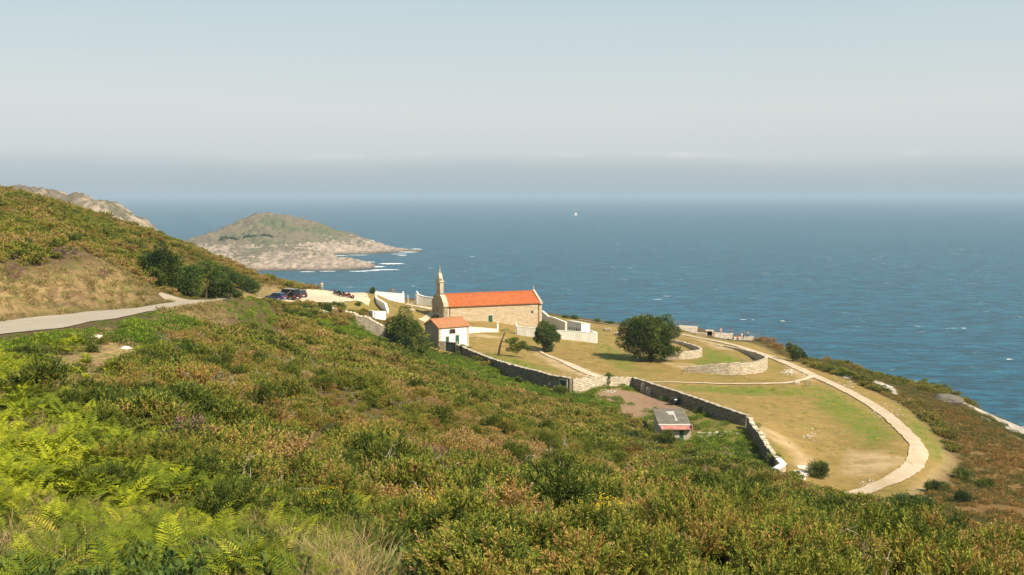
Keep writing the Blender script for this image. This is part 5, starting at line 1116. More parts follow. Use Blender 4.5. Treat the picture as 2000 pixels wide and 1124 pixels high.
bush(727, 240, 1.2, 1.8, 'shrub in the shade at the corner of the white side wall', M_BUSH, 46, tone=(0, .4))
G = 'dark bushes near the gravel path'
bush(1606, 121, 2.3, 2.4, 'upright dark bush right of the stone slabs', M_PINE, 51, G, 2600, up=1.0, flat=.14, leaf=.4, tone=(.1, .9)); bush(1891, 127, 2.7, 1.8, 'round dark bush right of the path bend, uppermost of four', M_PINE, 52, G, 2400, up=1.0, flat=.14, leaf=.35)
bush(1941, 125, 1.9, 1.3, 'smaller dark bush right of the round one beyond the path bend', M_PINE, 53, G, up=.9, flat=.14, leaf=.35); bush(1846, 115, 2.6, 1.5, 'low dark bush below and left of the round one', M_PINE, 54, G, up=.9, flat=.16, leaf=.3); bush(1898, 108, 1.9, 1.7, 'dark upright bush lowest beside the path bend', M_PINE, 55, G, up=.9, flat=.16, leaf=.3)
for i, (u, d, w_, h_) in enumerate([(1755,102,3.0,1.3),(1790,103,3.2,1.5),(1822,101,2.6,1.3)]): bush(u, d, w_, h_, ['left end of the dark green thicket below the path end', 'middle and tallest part of the dark thicket below the path end', 'right end of the dark green thicket below the path end'][i], M_BUSH, 60+i, 'dark thicket below the path end', 2600, .22, (0, .35))
G = 'shrubs along the cliff top'
for i, (u, d, w_, h_, l) in enumerate([(1105,277,2.4,.9,'low shrub on the cliff top behind the little white building'),(1122,277,2.6,1.1,'taller cliff-top shrub right of the little white building'),(1166,276,2.2,1.2,'dark round cliff-top shrub halfway to the big pine'),(1190,276,2.8,.9,'long low cliff-top shrub beside the big pine'),(1507,247,3.2,1.7,'straw brown shrub beside the end of the viewpoint railing'),(1522,240,2.6,1.5,'brown shrub between railing end and bent tree'),(1490,251,2.6,1.3,'low tan shrub at the foot of the viewpoint railing')]):
    bush(u, d, w_, h_, l, M_HEATH if u > 1400 else M_BUSH, 70+i, G, 900, .3, (.2, .7) if u > 1400 else (.1, .6))
ivy = leafball('ivy', 91, M_BUSH, 900, [((0, 0, 1.5), (.7, .5, .5)), ((.9, -.4, 1.2), (.8, .6, .5)), ((-.2, -.4, .7), (.4, .3, .6))], .22, flat=.6, tone=(0, .5), link=True); ivy.location = pin(903, 199.5); tag(ivy, 'dark ivy spilling over the stone wall next to the gate', 'ivy')
ivy = leafball('ivy', 92, M_BUSH, 420, [((0, 0, 1.9), (.35, .3, .3)), ((0, -.25, 1.0), (.28, .25, .8))], .18, flat=.6, tone=(.1, .6), link=True); ivy.location = pin(1190, 167.7); tag(ivy, 'strip of ivy climbing the sunlit stone wall', 'ivy')
bush(1519, 121.5, 1.6, 1.9, 'bright green bush in the shade of the crumbling wall end', M_BUSH, 93, None, 1500, .24, (.4, 1))
# two large gorse bushes near the camera
def near_gorse(u, d, s, label, seed, brown, lobes=10):
    o = gorse('gorse_bush', seed, M_GORSE, shoots=1100, spines=26, w=s, h=s*.8, sl=.22, sp=.06, sw=.011, brown=brown, lobes=lobes, link=True); p = pin(u, d, -.15); o.location = p; return tag(o, label, 'gorse bush')
near_gorse(1370, 11.5, 1.45, 'big leafy gorse bush close to the camera at the bottom right of centre', 95, .45, 12)
near_gorse(275, 24, 1.7, 'dark tangled gorse bush at the edge of the bright bracken', 96, .5)
near_gorse(810, 11.5, .8, 'small green gorse bush at the bottom just left of centre', 97, .15)
G = 'dark thickets on the island slope'
for i, (u, v, w_, l) in enumerate([(446,471,13,'leftmost and palest thicket on the island slope'),(490,468,10,'dark round thicket in the middle of the island slope'),(520,467,9,'rightmost dark thicket on the island slope')]):
    a_, b_ = ray(u, v); dd = np.linspace(1350, 1650, 300); gg = IS(a_*dd, dd)-b_*dd; k_ = int(np.argmax(gg > 0)); d_ = dd[k_]
    c = leafball('thicket', 700+i, M_PINE, 900, [((-w_*.4, 0, 1), (w_*.6, w_*.5, 4)), ((w_*.4, 0, 1), (w_*.6, w_*.5, 4))], 3.0, flat=.5, tone=(0, .5), link=True); c.location = (a_*d_, d_, b_*d_); tag(c, l, 'thicket', G)
# ================================================================ vehicles, people, fittings
def paint(name, c, r=.3): return NT(name).done(c, r, Specular_IOR_Level=.5, Coat_Weight=.4)
M_TYRE = plain('tyre', (.02, .02, .02), .9, .1); M_RIM = plain('wheel_rim', (.45, .45, .45), .4, .1, metallic=.5); M_TAIL = NT('tail_light').done((.45, .01, .01), .3); M_HEADL = NT('head_lamp').done((.75, .75, .72), .2); M_PLATE = plain('plate', (.75, .73, .65), .6, .05); M_BLACKP = plain('black_trim', (.02, .02, .02), .6, .1)
def car(u, d, head, label, body, dims=(4.2, 1.75, 1.45), kind='hatch', group=None):
    L, Wd, Hh = dims; p = pin(u, d, .09); e = empty('parked_car' if kind != 'van' else 'parked_van', tuple(p), head, label, 'car' if kind != 'van' else 'van', group); x = lambda q: (q-.5)*L
    gc = .2
    if kind == 'van': pr = [(0, gc), (0, .55), (.03, .95), (.03, 1.85), (.06, Hh), (.68, Hh), (.80, 1.25), (.97, 1.05), (1, .7), (1, gc)]; win = [[(.08, 1.15), (.08, Hh-.22), (.34, Hh-.22), (.34, 1.15)], [(.37, 1.15), (.37, Hh-.22), (.56, Hh-.22), (.56, 1.15)], [(.59, 1.15), (.59, Hh-.22), (.68, Hh-.25), (.77, 1.15)]]
    elif kind == 'suv': pr = [(0, gc), (0, .7), (.02, 1.0), (.08, Hh), (.60, Hh), (.72, 1.05), (.96, .9), (1, .65), (1, gc)]; win = [[(.10, 1.0), (.14, Hh-.12), (.34, Hh-.1), (.34, 1.0)], [(.37, 1.0), (.37, Hh-.1), (.58, Hh-.12), (.68, 1.0)]]
    else: pr = [(0, gc), (0, .65), (.03, .92), (.13, Hh-.04), (.26, Hh), (.52, Hh), (.70, .95), (.93, .78), (1, .55), (1, gc)]; win = [[(.12, .95), (.18, Hh-.14), (.36, Hh-.1), (.36, .93)], [(.39, .93), (.39, Hh-.1), (.52, Hh-.12), (.66, .92)]]
    mb = MB(); mid = [z for _, z in pr]; n = len(pr); vs = []
    for sy, yy in enumerate((-1, 1)):
        for q, z in pr: vs.append((x(q), yy*(Wd/2-(.17 if z > 1.2 else .03 if z > .9 else 0)), z))
    mb.add(vs, [tuple(range(n-1, -1, -1)), tuple(range(n, 2*n))]+[(i, (i+1) % n, n+(i+1) % n, n+i) for i in range(n)])
    b = mb.build('body', body, e, bevel=.04)
    for w_ in win:
        for yy in (-1, 1):
            yv = lambda z: yy*(Wd/2-.03-.14*(z-.9)/max(Hh-.9, .1)+.025)
            mb = MB().add([(x(q), yv(z), z) for q, z in w_]+[(x(q), yv(z)-yy*.05, z) for q, z in w_], [(0, 1, 2, 3), (7, 6, 5, 4), (0, 1, 5, 4), (1, 2, 6, 5), (2, 3, 7, 6), (3, 0, 4, 7)]); mb.build('side_window', M_GLASS, e)
    top = [(q, z) for q, z in pr if z > .9]
    (q0, z0), (q1, z1) = top[0], top[1]
    if kind == 'van': q0, z0, q1, z1 = .03, 1.1, .035, 1.8
    MB().add([(x(q0+(q1-q0)*.12)-.02, s*(Wd/2-.25), z0+(z1-z0)*.12) for s in (-1, 1)]+[(x(q0+(q1-q0)*.88)-.03, s*(Wd/2-.28), z0+(z1-z0)*.88) for s in (1, -1)]+[(x(q0+(q1-q0)*.12)+.04, s*(Wd/2-.25), z0+(z1-z0)*.12) for s in (-1, 1)]+[(x(q0+(q1-q0)*.88)+.03, s*(Wd/2-.28), z0+(z1-z0)*.88) for s in (1, -1)], [(0, 1, 2, 3), (7, 6, 5, 4), (0, 1, 5, 4), (1, 2, 6, 5), (2, 3, 7, 6), (3, 0, 4, 7)]).build('rear_window', M_GLASS, e)
    for q in (.19, .81):
        for yy in (-1, 1):
            mb = MB(); mb.lathe([(.16, -.1), (.31, -.1), (.33, -.06), (.33, .06), (.31, .1), (.16, .1)], 16); mb.v = [(a, c_, b_) for a, b_, c_ in mb.v]; w_ = mb.build('wheel', M_TYRE, e); w_.location = (x(q), yy*(Wd/2-.08), .33)
            mb = MB(); mb.lathe([(.2, -.02), (.2, .02)], 10); mb.v = [(a, c_+yy*.11, b_) for a, b_, c_ in mb.v]; mb.build('rim', M_RIM, w_)
    for yy in (-1, 1):
        MB().box(x(0)-.03, x(0)+.1, yy*(Wd/2-.2)-.13, yy*(Wd/2-.2)+.13, .62, .9).build('tail_light', M_TAIL, e); MB().box(x(1)-.12, x(1)+.02, yy*(Wd/2-.25)-.15, yy*(Wd/2-.25)+.15, .55, .7).build('headlight', M_HEADL, e)
    MB().box(x(0)-.045, x(0)+.05, -.26, .26, .42, .53).build('number_plate', M_PLATE, e); MB().box(x(0)-.05, x(0)+.1, -Wd/2+.05, Wd/2-.05, .24, .4).build('bumper', M_BLACKP, e)
    if kind == 'van':
        for q in (.12, .35, .58): MB().box(x(q)-.04, x(q)+.04, -Wd/2+.25, Wd/2-.25, Hh+.02, Hh+.09).build('roof_bar', M_STEEL, e)
        for yy in (-1, 1): MB().add([(x(.36), yy*(Wd/2+.012), 1.15), (x(.40), yy*(Wd/2+.012), 1.15), (x(.16), yy*(Wd/2-.07), Hh-.18), (x(.12), yy*(Wd/2-.07), Hh-.18)], [(0, 1, 2, 3)]).build('stripe', M_STEEL, e)
    return e
G = 'vehicles in the car park'
hd_ = math.radians(146)
car(538, 195.5, math.radians(158), 'dark blue hatchback, nearest vehicle at the left of the car park', paint('blue_paint', (.012, .03, .10)), (4.2, 1.75, 1.45), 'hatch', G)
car(563, 200.5, hd_, 'tall black van with roof bars, largest vehicle in the car park', paint('black_paint', (.008, .008, .009)), (5.0, 1.95, 2.1), 'van', G)
car(583, 209, math.radians(128), 'black estate car to the right of the van', paint('night_paint', (.008, .012, .018)), (4.4, 1.8, 1.55), 'suv', G)
def motorcycle(u, d, rz, label, col, group):
    p = pin(u, d, .1); e = empty('motorcycle', tuple(p), rz, label, 'motorcycle', group)
    for x in (-.72, .72):
        mb = MB()
        for k in range(14):
            a0, a1 = 2*math.pi*k/14, 2*math.pi*(k+1)/14; mb.tube([(x+.27*math.cos(a0), 0, .33+.27*math.sin(a0)), (x+.27*math.cos(a1), 0, .33+.27*math.sin(a1))], .065, 5, False)
        mb.box(x-.05, x+.05, -.05, .05, .28, .38); mb.box(x-.25, x+.25, -.012, .012, .31, .35); mb.box(x-.02, x+.02, -.012, .012, .08, .58); mb.build('wheel', M_TYRE, e)
    MB().prism([(-.3, .35), (.35, .35), (.5, .7), (.55, 1.0), (.2, .98), (-.1, .85), (-.35, .75)], -.16, .16, 'y').build('fairing', col, e, bevel=.03); MB().prism([(-.75, .82), (-.1, .8), (.05, .86), (-.3, .92), (-.75, .95)], -.15, .15, 'y').build('seat', M_BLACKP, e, bevel=.03)
    MB().prism([(.48, 1.0), (.62, .98), (.42, 1.32), (.36, 1.3)], -.17, .17, 'y').build('windscreen', M_GLASS, e); MB().tube([(.35, -.38, 1.1), (.42, -.12, 1.04), (.42, .12, 1.04), (.35, .38, 1.1)], .02, 5).build('handlebar', M_BLACKP, e)
    MB().tube([(.72, 0, .33), (.45, 0, 1.0)], .04, 5).build('fork', M_STEEL, e); MB().box(-1.0, -.68, -.22, .22, .85, 1.2).build('top_case', col if 'red' in label else M_BLACKP, e, bevel=.04)
    for yy in (-.3, .3): MB().box(-.85, -.4, yy-.1, yy+.1, .5, .85).build('pannier', M_BLACKP, e, bevel=.04)
    MB().tube([(-.7, -.13, .35), (0, -.13, .25), (.2, -.1, .3)], .05, 6).build('exhaust', M_STEEL, e); return e
G = 'motorcycles at the seaward side of the car park'; M_MRED = paint('red_paint', (.30, .02, .025)); M_MBLK = paint('dark_bike_paint', (.015, .015, .02))
motorcycle(656, 232, math.radians(150), 'black touring motorcycle, leftmost of the parked row', M_MBLK, G); motorcycle(665.5, 232, math.radians(135), 'black touring motorcycle second in the row', M_MBLK, G)
motorcycle(675.5, 232, math.radians(150), 'dark red motorcycle third in the row', M_MRED, G); motorcycle(685.5, 231, math.radians(130), 'red motorcycle at the right end of the row', M_MRED, G)
def post(u, d, h, r, label, name='post', cat='post', mat=None, group=None, head=None):
    p = pin(u, d); mb = MB().tube([(0, 0, -.4), (0, 0, h)], [r, r*.85], 7); o = mb.build(name, mat or M_TIMBER); o.location = p; return tag(o, label, cat, group)
post(617.5, 246, 1.9, .05, 'thin metal post near the seaward edge of the car park', mat=M_STEEL)
G = 'wooden posts where trail and gravel path meet'
post(1556, 181, .95, .09, 'short wooden post beside the rubble, left of the trail end', group=G); post(1577.5, 180.5, 1.05, .1, 'leaning wooden post at the trail end, left of the pair', group=G).rotation_euler = (0, .16, 0); post(1586.5, 180, .95, .09, 'wooden post at the trail end, right of the pair', group=G)
p = pin(1460, 203); tr = empty('wooden_frame', tuple(p), .15, 'low wooden trestle frame on the grass inside the horseshoe wall', 'wooden frame')
for x in (-.75, .75): MB().box(x-.07, x+.07, -.07, .07, -.3, .8).build('leg', M_TIMBER, tr)
MB().box(-.95, .95, -.12, .12, .8, .92).build('beam', M_TIMBER, tr)
def picnic(u, d, rz, label, group):
    p = pin(u, d); e = empty('picnic_table', tuple(p), rz, label, 'picnic table', group); MB().box(-.9, .9, -.38, .38, .7, .78).build('tabletop', M_CONC, e)
    for y in (-.75, .75): MB().box(-.9, .9, y-.14, y+.14, .40, .46).build('bench', M_CONC, e)
    for x in (-.6, .6): mb = MB(); mb.box(x-.06, x+.06, -.8, .8, .3, .39); mb.box(x-.06, x+.06, -.25, .25, -.2, .7); mb.build('support', M_CONC, e)
    return e
picnic(1187, 252, .3, 'pale picnic table on the grass between the white wall and the big pine', 'picnic tables'); picnic(1207, 244, .7, 'picnic table half hidden behind the left side of the big pine', 'picnic tables')
# things leaning on the garden wall
a = pin(1258, 166.0); az = math.atan2(pin(1332, 154).y-pin(1239, 170.5).y, pin(1332, 154).x-pin(1239, 170.5).x)
bd = MB().box(-.45, .45, -.04, .04, 0, 1.7).build('board', M_TIMBER); bd.location = pin(1256.5, 165.2); bd.rotation_euler = (-.28, 0, az+.5); tag(bd, 'grey board leaning against the dark wall, left of the pallet', 'board')
pl = empty('pallet', tuple(pin(1267.5, 163.3)), az+.5, 'slatted wooden pallet leaning against the dark wall', 'pallet'); pl.rotation_euler = (-.3, 0, az+.5)
for k in range(5): MB().box(-.5+k*.23, -.38+k*.23, -.05, .0, 0, 1.3).build('slat', M_CAPST, pl)
for z in (.15, 1.05): MB().box(-.52, .58, .001, .07, z, z+.1).build('bearer', M_TIMBER, pl)
p = pin(1321, 153.5); tk = empty('water_tank', (p.x, p.y, p.z+.55), az, 'black round plastic tank lying against the dark wall', 'water tank')
mb = MB(); mb.lathe([(.35, -.55), (.55, -.5), (.62, -.35), (.6, 0), (.62, .35), (.55, .5), (.35, .55)], 16); mb.v = [(x, z, y) for x, y, z in mb.v]; mb.build('shell', paint('black_plastic', (.015, .016, .02), .35), tk, smooth=True)
mb = MB(); mb.lathe([(.22, .55), (.25, .62), (.2, .66)], 12); mb.v = [(x, -z, y) for x, y, z in mb.v]; mb.build('lid', M_BLACKP, tk)
# clutter by the shed
G = 'clutter beside the shed'
for x, y, s, c_, l, nm, cat in [(sx1+.45, 130.2, .32, (.62, .58, .52), 'white sack slumped at the shed corner', 'sack', 'sack'), (sx1+1.0, 129.8, .28, (.55, .48, .38), 'dirty cream sack between the other two by the shed', 'sack', 'sack'), (sx1+1.5, 129.9, .25, (.66, .62, .56), 'white sack farthest right of the shed', 'sack', 'sack')]:
    vs, fs = blob(np.random.default_rng(int(x*10)), s, sq=(1.2, 1, .8), sub=3); o = mk(nm, vs, fs, plain('sack_cloth', c_, .9, .2), smooth=True); o.location = (x, y, h1(x, y)+s*.5); tag(o, l, cat, G)
o = MB().lathe([(.15, 0), (.2, .35), (.21, .36), (.18, .36)], 10).build('bucket', plain('red_plastic', (.5, .06, .04), .5, .1)); o.location = (sx1+.75, 130.5, h1(sx1+.75, 130.5)); tag(o, 'red bucket behind the sacks by the shed', 'bucket', G)
# --- viewpoint terraces with railings
def terrace(name, uvd, ztop_, label, wallmat=None):
    P = [pin(u, d) for u, d in uvd]; cx = sum(p.x for p in P)/len(P); cy_ = sum(p.y for p in P)/len(P); poly = [(p.x-cx, p.y-cy_) for p in P]
    e = empty(name, (cx, cy_, ztop_), 0, label, 'terrace'); MB().prism(poly, -2.2, -.12, 'z').build('base_wall', wallmat or M_CONC, e); MB().prism([(x*1.02, y*1.02) for x, y in poly], -.118, 0, 'z').build('deck', M_CONC, e)
    SOLID.append(np.array([p.xy for p in P])); return e
M_RAIL = plain('weathered_rail', (.24, .19, .16), .6, .2, 4)
def railing(pts_, z, label, h=1.05, sp=1.6, group='steel railings of the viewpoint'):
    P = [Vector((pin(u, d).x, pin(u, d).y, zz)) for (u, d), zz in zip(pts_, z if isinstance(z, (list, tuple)) else [z]*len(pts_))]; o0 = P[0].copy(); e = empty('railing', tuple(o0), 0, label, 'railing', group)
    mb = MB(); 
    for hh_ in (h, h*.62, h*.28): mb.tube([tuple(p-o0+Vector((0, 0, hh_))) for p in P], .035 if hh_ == h else .022, 5)
    mb.build('handrail', M_RAIL, e)
    for a, b in zip(P[:-1], P[1:]):
        n = max(1, round((b-a).length/sp))
        for k in range(n): q = a.lerp(b, k/n)-o0; MB().tube([tuple(q), tuple(q+Vector((0, 0, h)))], .035, 5).build('post', M_RAIL, e)
    q = P[-1]-o0; MB().tube([tuple(q), tuple(q+Vector((0, 0, h)))], .035, 5).build('post', M_RAIL, e); return e
Z1 = at(1340, 649.5, 267)[2]; Z2 = at(1400, 663.5, 258)[2]; Z3 = at(1450, 669, 252)[2]
terrace('terrace', [(1314,268),(1362,266),(1364,280),(1318,282)], Z1, 'upper pale concrete terrace of the viewpoint, beside the big pine')
terrace('terrace', [(1376,259),(1430,257),(1434,270),(1384,272)], Z2, 'middle concrete terrace of the viewpoint where two people stand')
terrace('terrace', [(1426,251),(1466,253),(1474,263),(1436,262)], Z3, 'lowest concrete terrace at the right end of the viewpoint')
railing([(1314,268.3),(1361,266.3)], Z1, 'front railing of the upper viewpoint terrace'); railing([(1308,281),(1340,281.5),(1363,279.5)], Z1, 'sea-side railing of the upper viewpoint terrace'); railing([(1362,279),(1385,276)], [Z1, Z1-.6], 'sloping railing stepping down from the upper terrace')
railing([(1394,272),(1410,271),(1433,269.5)], Z2, 'sea-side railing of the middle viewpoint terrace'); railing([(1406,258.2),(1429.5,257.3)], Z2, 'short front railing of the middle viewpoint terrace'); railing([(1430,270),(1442,262.5)], [Z2+.3, Z3], 'stair railing between the middle and the lowest terrace')
railing([(1441,263),(1474,263.4),(1487,262)], Z3-.05, 'long low railing at the right end of the viewpoint'); railing([(1455,253.5),(1487,261)], [Z3, Z3-.1], 'front railing slanting to the far right corner of the viewpoint')
sv = empty('stone_shelter', (pin(1387,266).x, 266, at(1387, 656.5, 266)[2]), -.05, 'small stone shelter with a dark opening between two terraces', 'shelter'); mb = MB(); mb.box(-.9, -.7, -1, 1.2, -1, 1.35); mb.box(.65, 1.15, -1, 1.2, -1, 1.4); mb.box(-.7, .65, .9, 1.2, -1, 1.35); mb.build('wall', M_DRYP, sv); MB().box(-1.0, .66, -1.05, 1.25, 1.355, 1.5).build('roof_slab', M_CONC, sv); MB().box(-.7, .65, .85, .899, -1, 1.34).build('shade_panel', M_DARK, sv)  # dark sheet across the back stands in for the shade inside
wall('stone_wall', [(1361,261,('z', at(1361, 649.5, 261)[2])),(1381,260,('z', at(1381, 651, 260)[2]))], 'low block of stone wall in front of the stone shelter', M_DRYP, .8, jag=.02); wall('stone_wall', [(1424,254.3,('z', at(1424, 661, 254.3)[2])),(1434,252.5,('z', at(1434, 663, 252.5)[2]))], 'low stone wall stub beside the steps to the lowest terrace', M_DRYP, .6, jag=.02)
# --- people: one skinned body each, clothes and hair as parts
def skin_mesh(name, J, E, rad, mat, parent, sub=1):
    me = bpy.data.meshes.new(name); me.from_pydata([tuple(v) for v in J], E, []); o = bpy.data.objects.new(name, me); COL.objects.link(o); o.parent = parent
    o.modifiers.new('s', 'SKIN'); m2 = o.modifiers.new('d', 'SUBSURF'); m2.levels = m2.render_levels = sub
    for i, r in enumerate(rad): me.skin_vertices[0].data[i].radius = (r, r)
    me.skin_vertices[0].data[0].use_root = True; me.materials.append(mat); dg = bpy.context.evaluated_depsgraph_get(); m = bpy.data.meshes.new_from_object(o.evaluated_get(dg)); o.modifiers.clear(); o.data = m
    if not m.materials: m.materials.append(mat)
    m.polygons.foreach_set('use_smooth', np.ones(len(m.polygons), bool)); return o
M_SKIN = plain('skin', (.52, .30, .20), .6, .05); HAIRS = [plain('dark_hair', (.03, .02, .015), .8, .2), plain('fair_hair', (.35, .24, .12), .8, .2)]
def person(u, d, z, rz, label, top, legs, hair=0, walk=0., h=1.72, bag=None, dress=False):
    p = pin(u, d); e = empty('person', (p.x, p.y, z), rz, label, 'person', 'people at the viewpoint'); s = h/1.72; st = walk
    J = [(0, 0, .95), (0, 0, 1.15), (0, 0, 1.38), (0, -.01, 1.48), (0, -.01, 1.60), (0, -.01, 1.66)]; Rr = [.13, .125, .135, .05, .085, .06]; E = [(0, 1), (1, 2), (2, 3), (3, 4), (4, 5)]
    def chain(st_, pts_, rs_):
        k = st_
        for q, r in zip(pts_, rs_): J.append(q); Rr.append(r); E.append((k, len(J)-1)); k = len(J)-1
        return k
    for sg in (-1, 1):
        f = st*sg; chain(0, [(sg*.10, 0, .88), (sg*.11, -f*.18, .50), (sg*.11, -f*.30+abs(f)*.05, .10), (sg*.11, -f*.30-.14, .05)], [.095, .06, .042, .038])
        hnd = chain(2, [(sg*.19, 0, 1.40), (sg*.25, f*.12+.03, 1.12), (sg*.25, f*.2-.08, .88), (sg*.25, f*.22-.10, .82)], [.055, .042, .033, .03])
        for k_ in range(4): chain(hnd, [(sg*(.235+.012*k_), f*.22-.12+.012*k_, .745-.006*abs(k_-1.5))], [.008])
        chain(hnd, [(sg*.22, f*.22-.15, .79)], [.009])
    J = [(a*s, b*s, c*s) for a, b, c in J]; Rr = [r*s for r in Rr]; skin_mesh('body', J, E, Rr, M_SKIN, e)
    tj = [(0, 0, .93), (0, 0, 1.15), (0, 0, 1.36), (0, -.01, 1.44)]; tr_ = [.148, .14, .148, .07]; te = [(0, 1), (1, 2), (2, 3)]
    for sg in (-1, 1): tj += [(sg*.19, 0, 1.40), (sg*.235, st*sg*.06+.02, 1.2)]; tr_ += [.07, .056]; te += [(2, len(tj)-2), (len(tj)-2, len(tj)-1)]
    skin_mesh('shirt', [(a*s, b*s, c*s) for a, b, c in tj], te, [r*s for r in tr_], top, e)
    lj = [(0, 0, .96)]; lr_ = [.145]; le = []
    for sg in (-1, 1):
        f = st*sg; k0 = len(lj); lj += [(sg*.10, 0, .86), (sg*.11, -f*.18, .50)]+([] if dress else [(sg*.11, -f*.29, .16)]); lr_ += [.108, .082]+([] if dress else [.062]); le += [(0, k0), (k0, k0+1)]+([] if dress else [(k0+1, k0+2)])
    skin_mesh('shorts' if dress else 'trousers', [(a*s, b*s, c*s) for a, b, c in lj], le, [r*s for r in lr_], legs, e)
    skin_mesh('hair', [(0, .02*s, 1.62*s), (0, .01*s, 1.70*s), (0, .06*s, 1.56*s)], [(0, 1), (0, 2)], [.1*s, .075*s, .07*s], HAIRS[hair], e)
    mb = MB()
    for sg in (-1, 1): mb.box(sg*.035*s-.012, sg*.035*s+.012, -.098*s, -.085*s, 1.60*s, 1.615*s)
    mb.build('eyes', M_BLACKP, e)
    for sg in (-1, 1): f = st*sg; MB().box(sg*.11*s-.05, sg*.11*s+.05, (-f*.3-.2)*s, (-f*.3+.09)*s, 0, .08).build('shoe', M_BLACKP, e, bevel=.02)
    if bag: MB().box(-.15*s, .15*s, .13*s, .30*s, 1.02*s, 1.42*s).build('rucksack', bag, e, bevel=.05)
    return e
cl = lambda n, c_: plain(n, c_, .85, .1)
C_RED = cl('red_cloth', (.55, .05, .04)); C_BLK = cl('black_cloth', (.02, .02, .025)); C_WHT = cl('white_cloth', (.70, .66, .60)); C_BRN = cl('brown_cloth', (.14, .09, .06)); C_PINK = cl('pink_cloth', (.60, .33, .28)); C_JEAN = cl('jean_cloth', (.05, .08, .14)); C_BEIGE = cl('beige_cloth', (.42, .34, .25))
gz = lambda u, d: pin(u, d).z
person(1396.5, 259.5, Z2, .6, 'person in a brown top standing alone at the left of the viewpoint', C_BRN, C_BEIGE, 0); person(1409.5, 268, Z2, .2, 'person in pink standing on the middle terrace by the sea railing', C_PINK, C_PINK, 1, dress=True)
_p = hit(1434, 667, 200); _q = hit(1442.5, 668.5, 200)
person(1434, _p.y, _p.z+.02, 1.3, 'person all in black walking left of the one in the red shirt', C_BLK, C_BLK, 0, .8); person(1442.5, _q.y, _q.z+.02, -.2, 'person in a bright red shirt and dark trousers walking', C_RED, C_JEAN, 0, .6, bag=C_BLK)
person(1451, 257, Z3, .5, 'person in a white shirt on the lowest terrace', C_WHT, C_BEIGE, 1, dress=True); person(1454, 258.5, Z3, 2.4, 'person in dark clothes directly behind the one in white', C_BLK, C_JEAN, 0); person(1462.5, 260.5, Z3, 3.0, 'person in a pale shirt looking out at the right end of the viewpoint', C_BEIGE, C_JEAN, 0)
# --- yacht far out
x, y, z = at(1125, 421.5, 88*2000/(421.5-381)); bt = empty('sailing_boat', (x, y, SEA), math.radians(200), 'tiny white sailing boat far out on the open sea', 'sailing boat')
MB().add([(-6, -1.6, 1.2), (4, -1.9, 1.3), (8, 0, 1.7), (4, 1.9, 1.3), (-6, 1.6, 1.2), (-5.5, -.8, -.4), (4, -.9, -.4), (7, 0, -.2), (4, .9, -.4), (-5.5, .8, -.4)], [(0, 1, 2, 3, 4), (9, 8, 7, 6, 5), (0, 5, 6, 1), (1, 6, 7, 2), (2, 7, 8, 3), (3, 8, 9, 4), (4, 9, 5, 0)]).build('hull', M_HEADL, bt)
MB().box(-3, 2.5, -1, 1, 1.3, 2.1).build('cabin', M_HEADL, bt, bevel=.1); MB().tube([(1, 0, 1), (1, 0, 17)], .12, 6).build('mast', M_STEEL, bt); MB().prism([(.8, 3), (-5.5, 3.2), (-3.5, 9), (.8, 16.5)], -.06, .06, 'y').build('mainsail', C_WHT, bt); MB().prism([(1.3, 15), (1.6, 2.6), (7.6, 2.2)], -.05, .05, 'y').build('jib', C_WHT, bt)
# spare fittings: rail beside the small pier of the trail
# ================================================================ ground cover scattered over the hillside
gN = [gorse('gorse_clump', 100+i, M_GORSE, shoots=560, spines=20, sp=.046, sw=.010, sl=.14, brown=b, w=.66, h=.62) for i, b in enumerate((.05, .22, .6))]
gM = [gorse('gorse_clump', 200+i, M_GORSE, shoots=330, spines=11, sp=.062, sw=.019, sl=.16, w=.75, h=.68, brown=b) for i, b in enumerate((.04, .16, .4, .8))]
gF = [gorse('gorse_clump', 300+i, M_GORSE, shoots=200, spines=8, sp=.10, sw=.042, sl=.18, w=.85, h=.65, brown=b) for i, b in enumerate((.04, .18, .4, .8))]
def zone_w(x, y):
    return {k: mask(k, x, y, w) for k, w in (('field', 2), ('fern', 3), ('dry', 4), ('garden', 1.5), ('heath', 3), ('soil', 1), ('rock', 2))}
def put(x, y, dz=0.0): return np.stack([x, y, H(x, y)+dz], 1)
X, Y, R = cand(6.5, 40, .56, .72, 3); r = np.hypot(X, Y); m = zone_w(X, Y)
k = clear_of(X, Y) & (R.random(len(X)) > np.clip(m['fern']*1.25+m['dry']*.9, 0, .985)) & (m['field'] < .3)
k &= ~((r < 13) & (np.arctan2(X, Y) < -.05) & (R.random(len(X)) < .8))
dense = fbm(X, Y, 3.5, 3); k &= (dense > .36)
x, y = X[k], Y[k]; r = np.hypot(x, y); br = fbm(x+70, y, 4, 3)
pk = np.where(br < .43, 0, np.where(br < .56, 1, 2)); nr = r < 24
sc = (.35+1.0*fbm(x, y, 2.2, 2))*R.choice([.55, .85, 1.2, 1.75], len(x))*np.clip(.35+r/26, .5, 1)
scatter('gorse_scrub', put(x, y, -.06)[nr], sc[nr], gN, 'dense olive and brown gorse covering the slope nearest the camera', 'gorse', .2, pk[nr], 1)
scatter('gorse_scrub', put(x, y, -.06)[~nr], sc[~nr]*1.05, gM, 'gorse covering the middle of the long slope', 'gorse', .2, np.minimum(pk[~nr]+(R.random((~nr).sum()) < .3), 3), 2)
X, Y, R = cand(40, 240, 1.02, .62, 4); r = np.hypot(X, Y); m = zone_w(X, Y)
k = clear_of(X, Y, .8) & (m['field']+m['garden']+m['heath']*.97+m['soil'] < .5) & (R.random(len(X)) > np.clip(m['fern']*.93+m['dry']*.97, 0, 1)) & (r < coastR(X, Y)+16)
k &= (fbm(X, Y, 6, 3) > .31) & (seg_dist(X, Y, ROADC[:9]) > np.where(X < -36.5, 7.5-2*(Y > 105), 6)+3*fbm(X, Y, 5, 2))
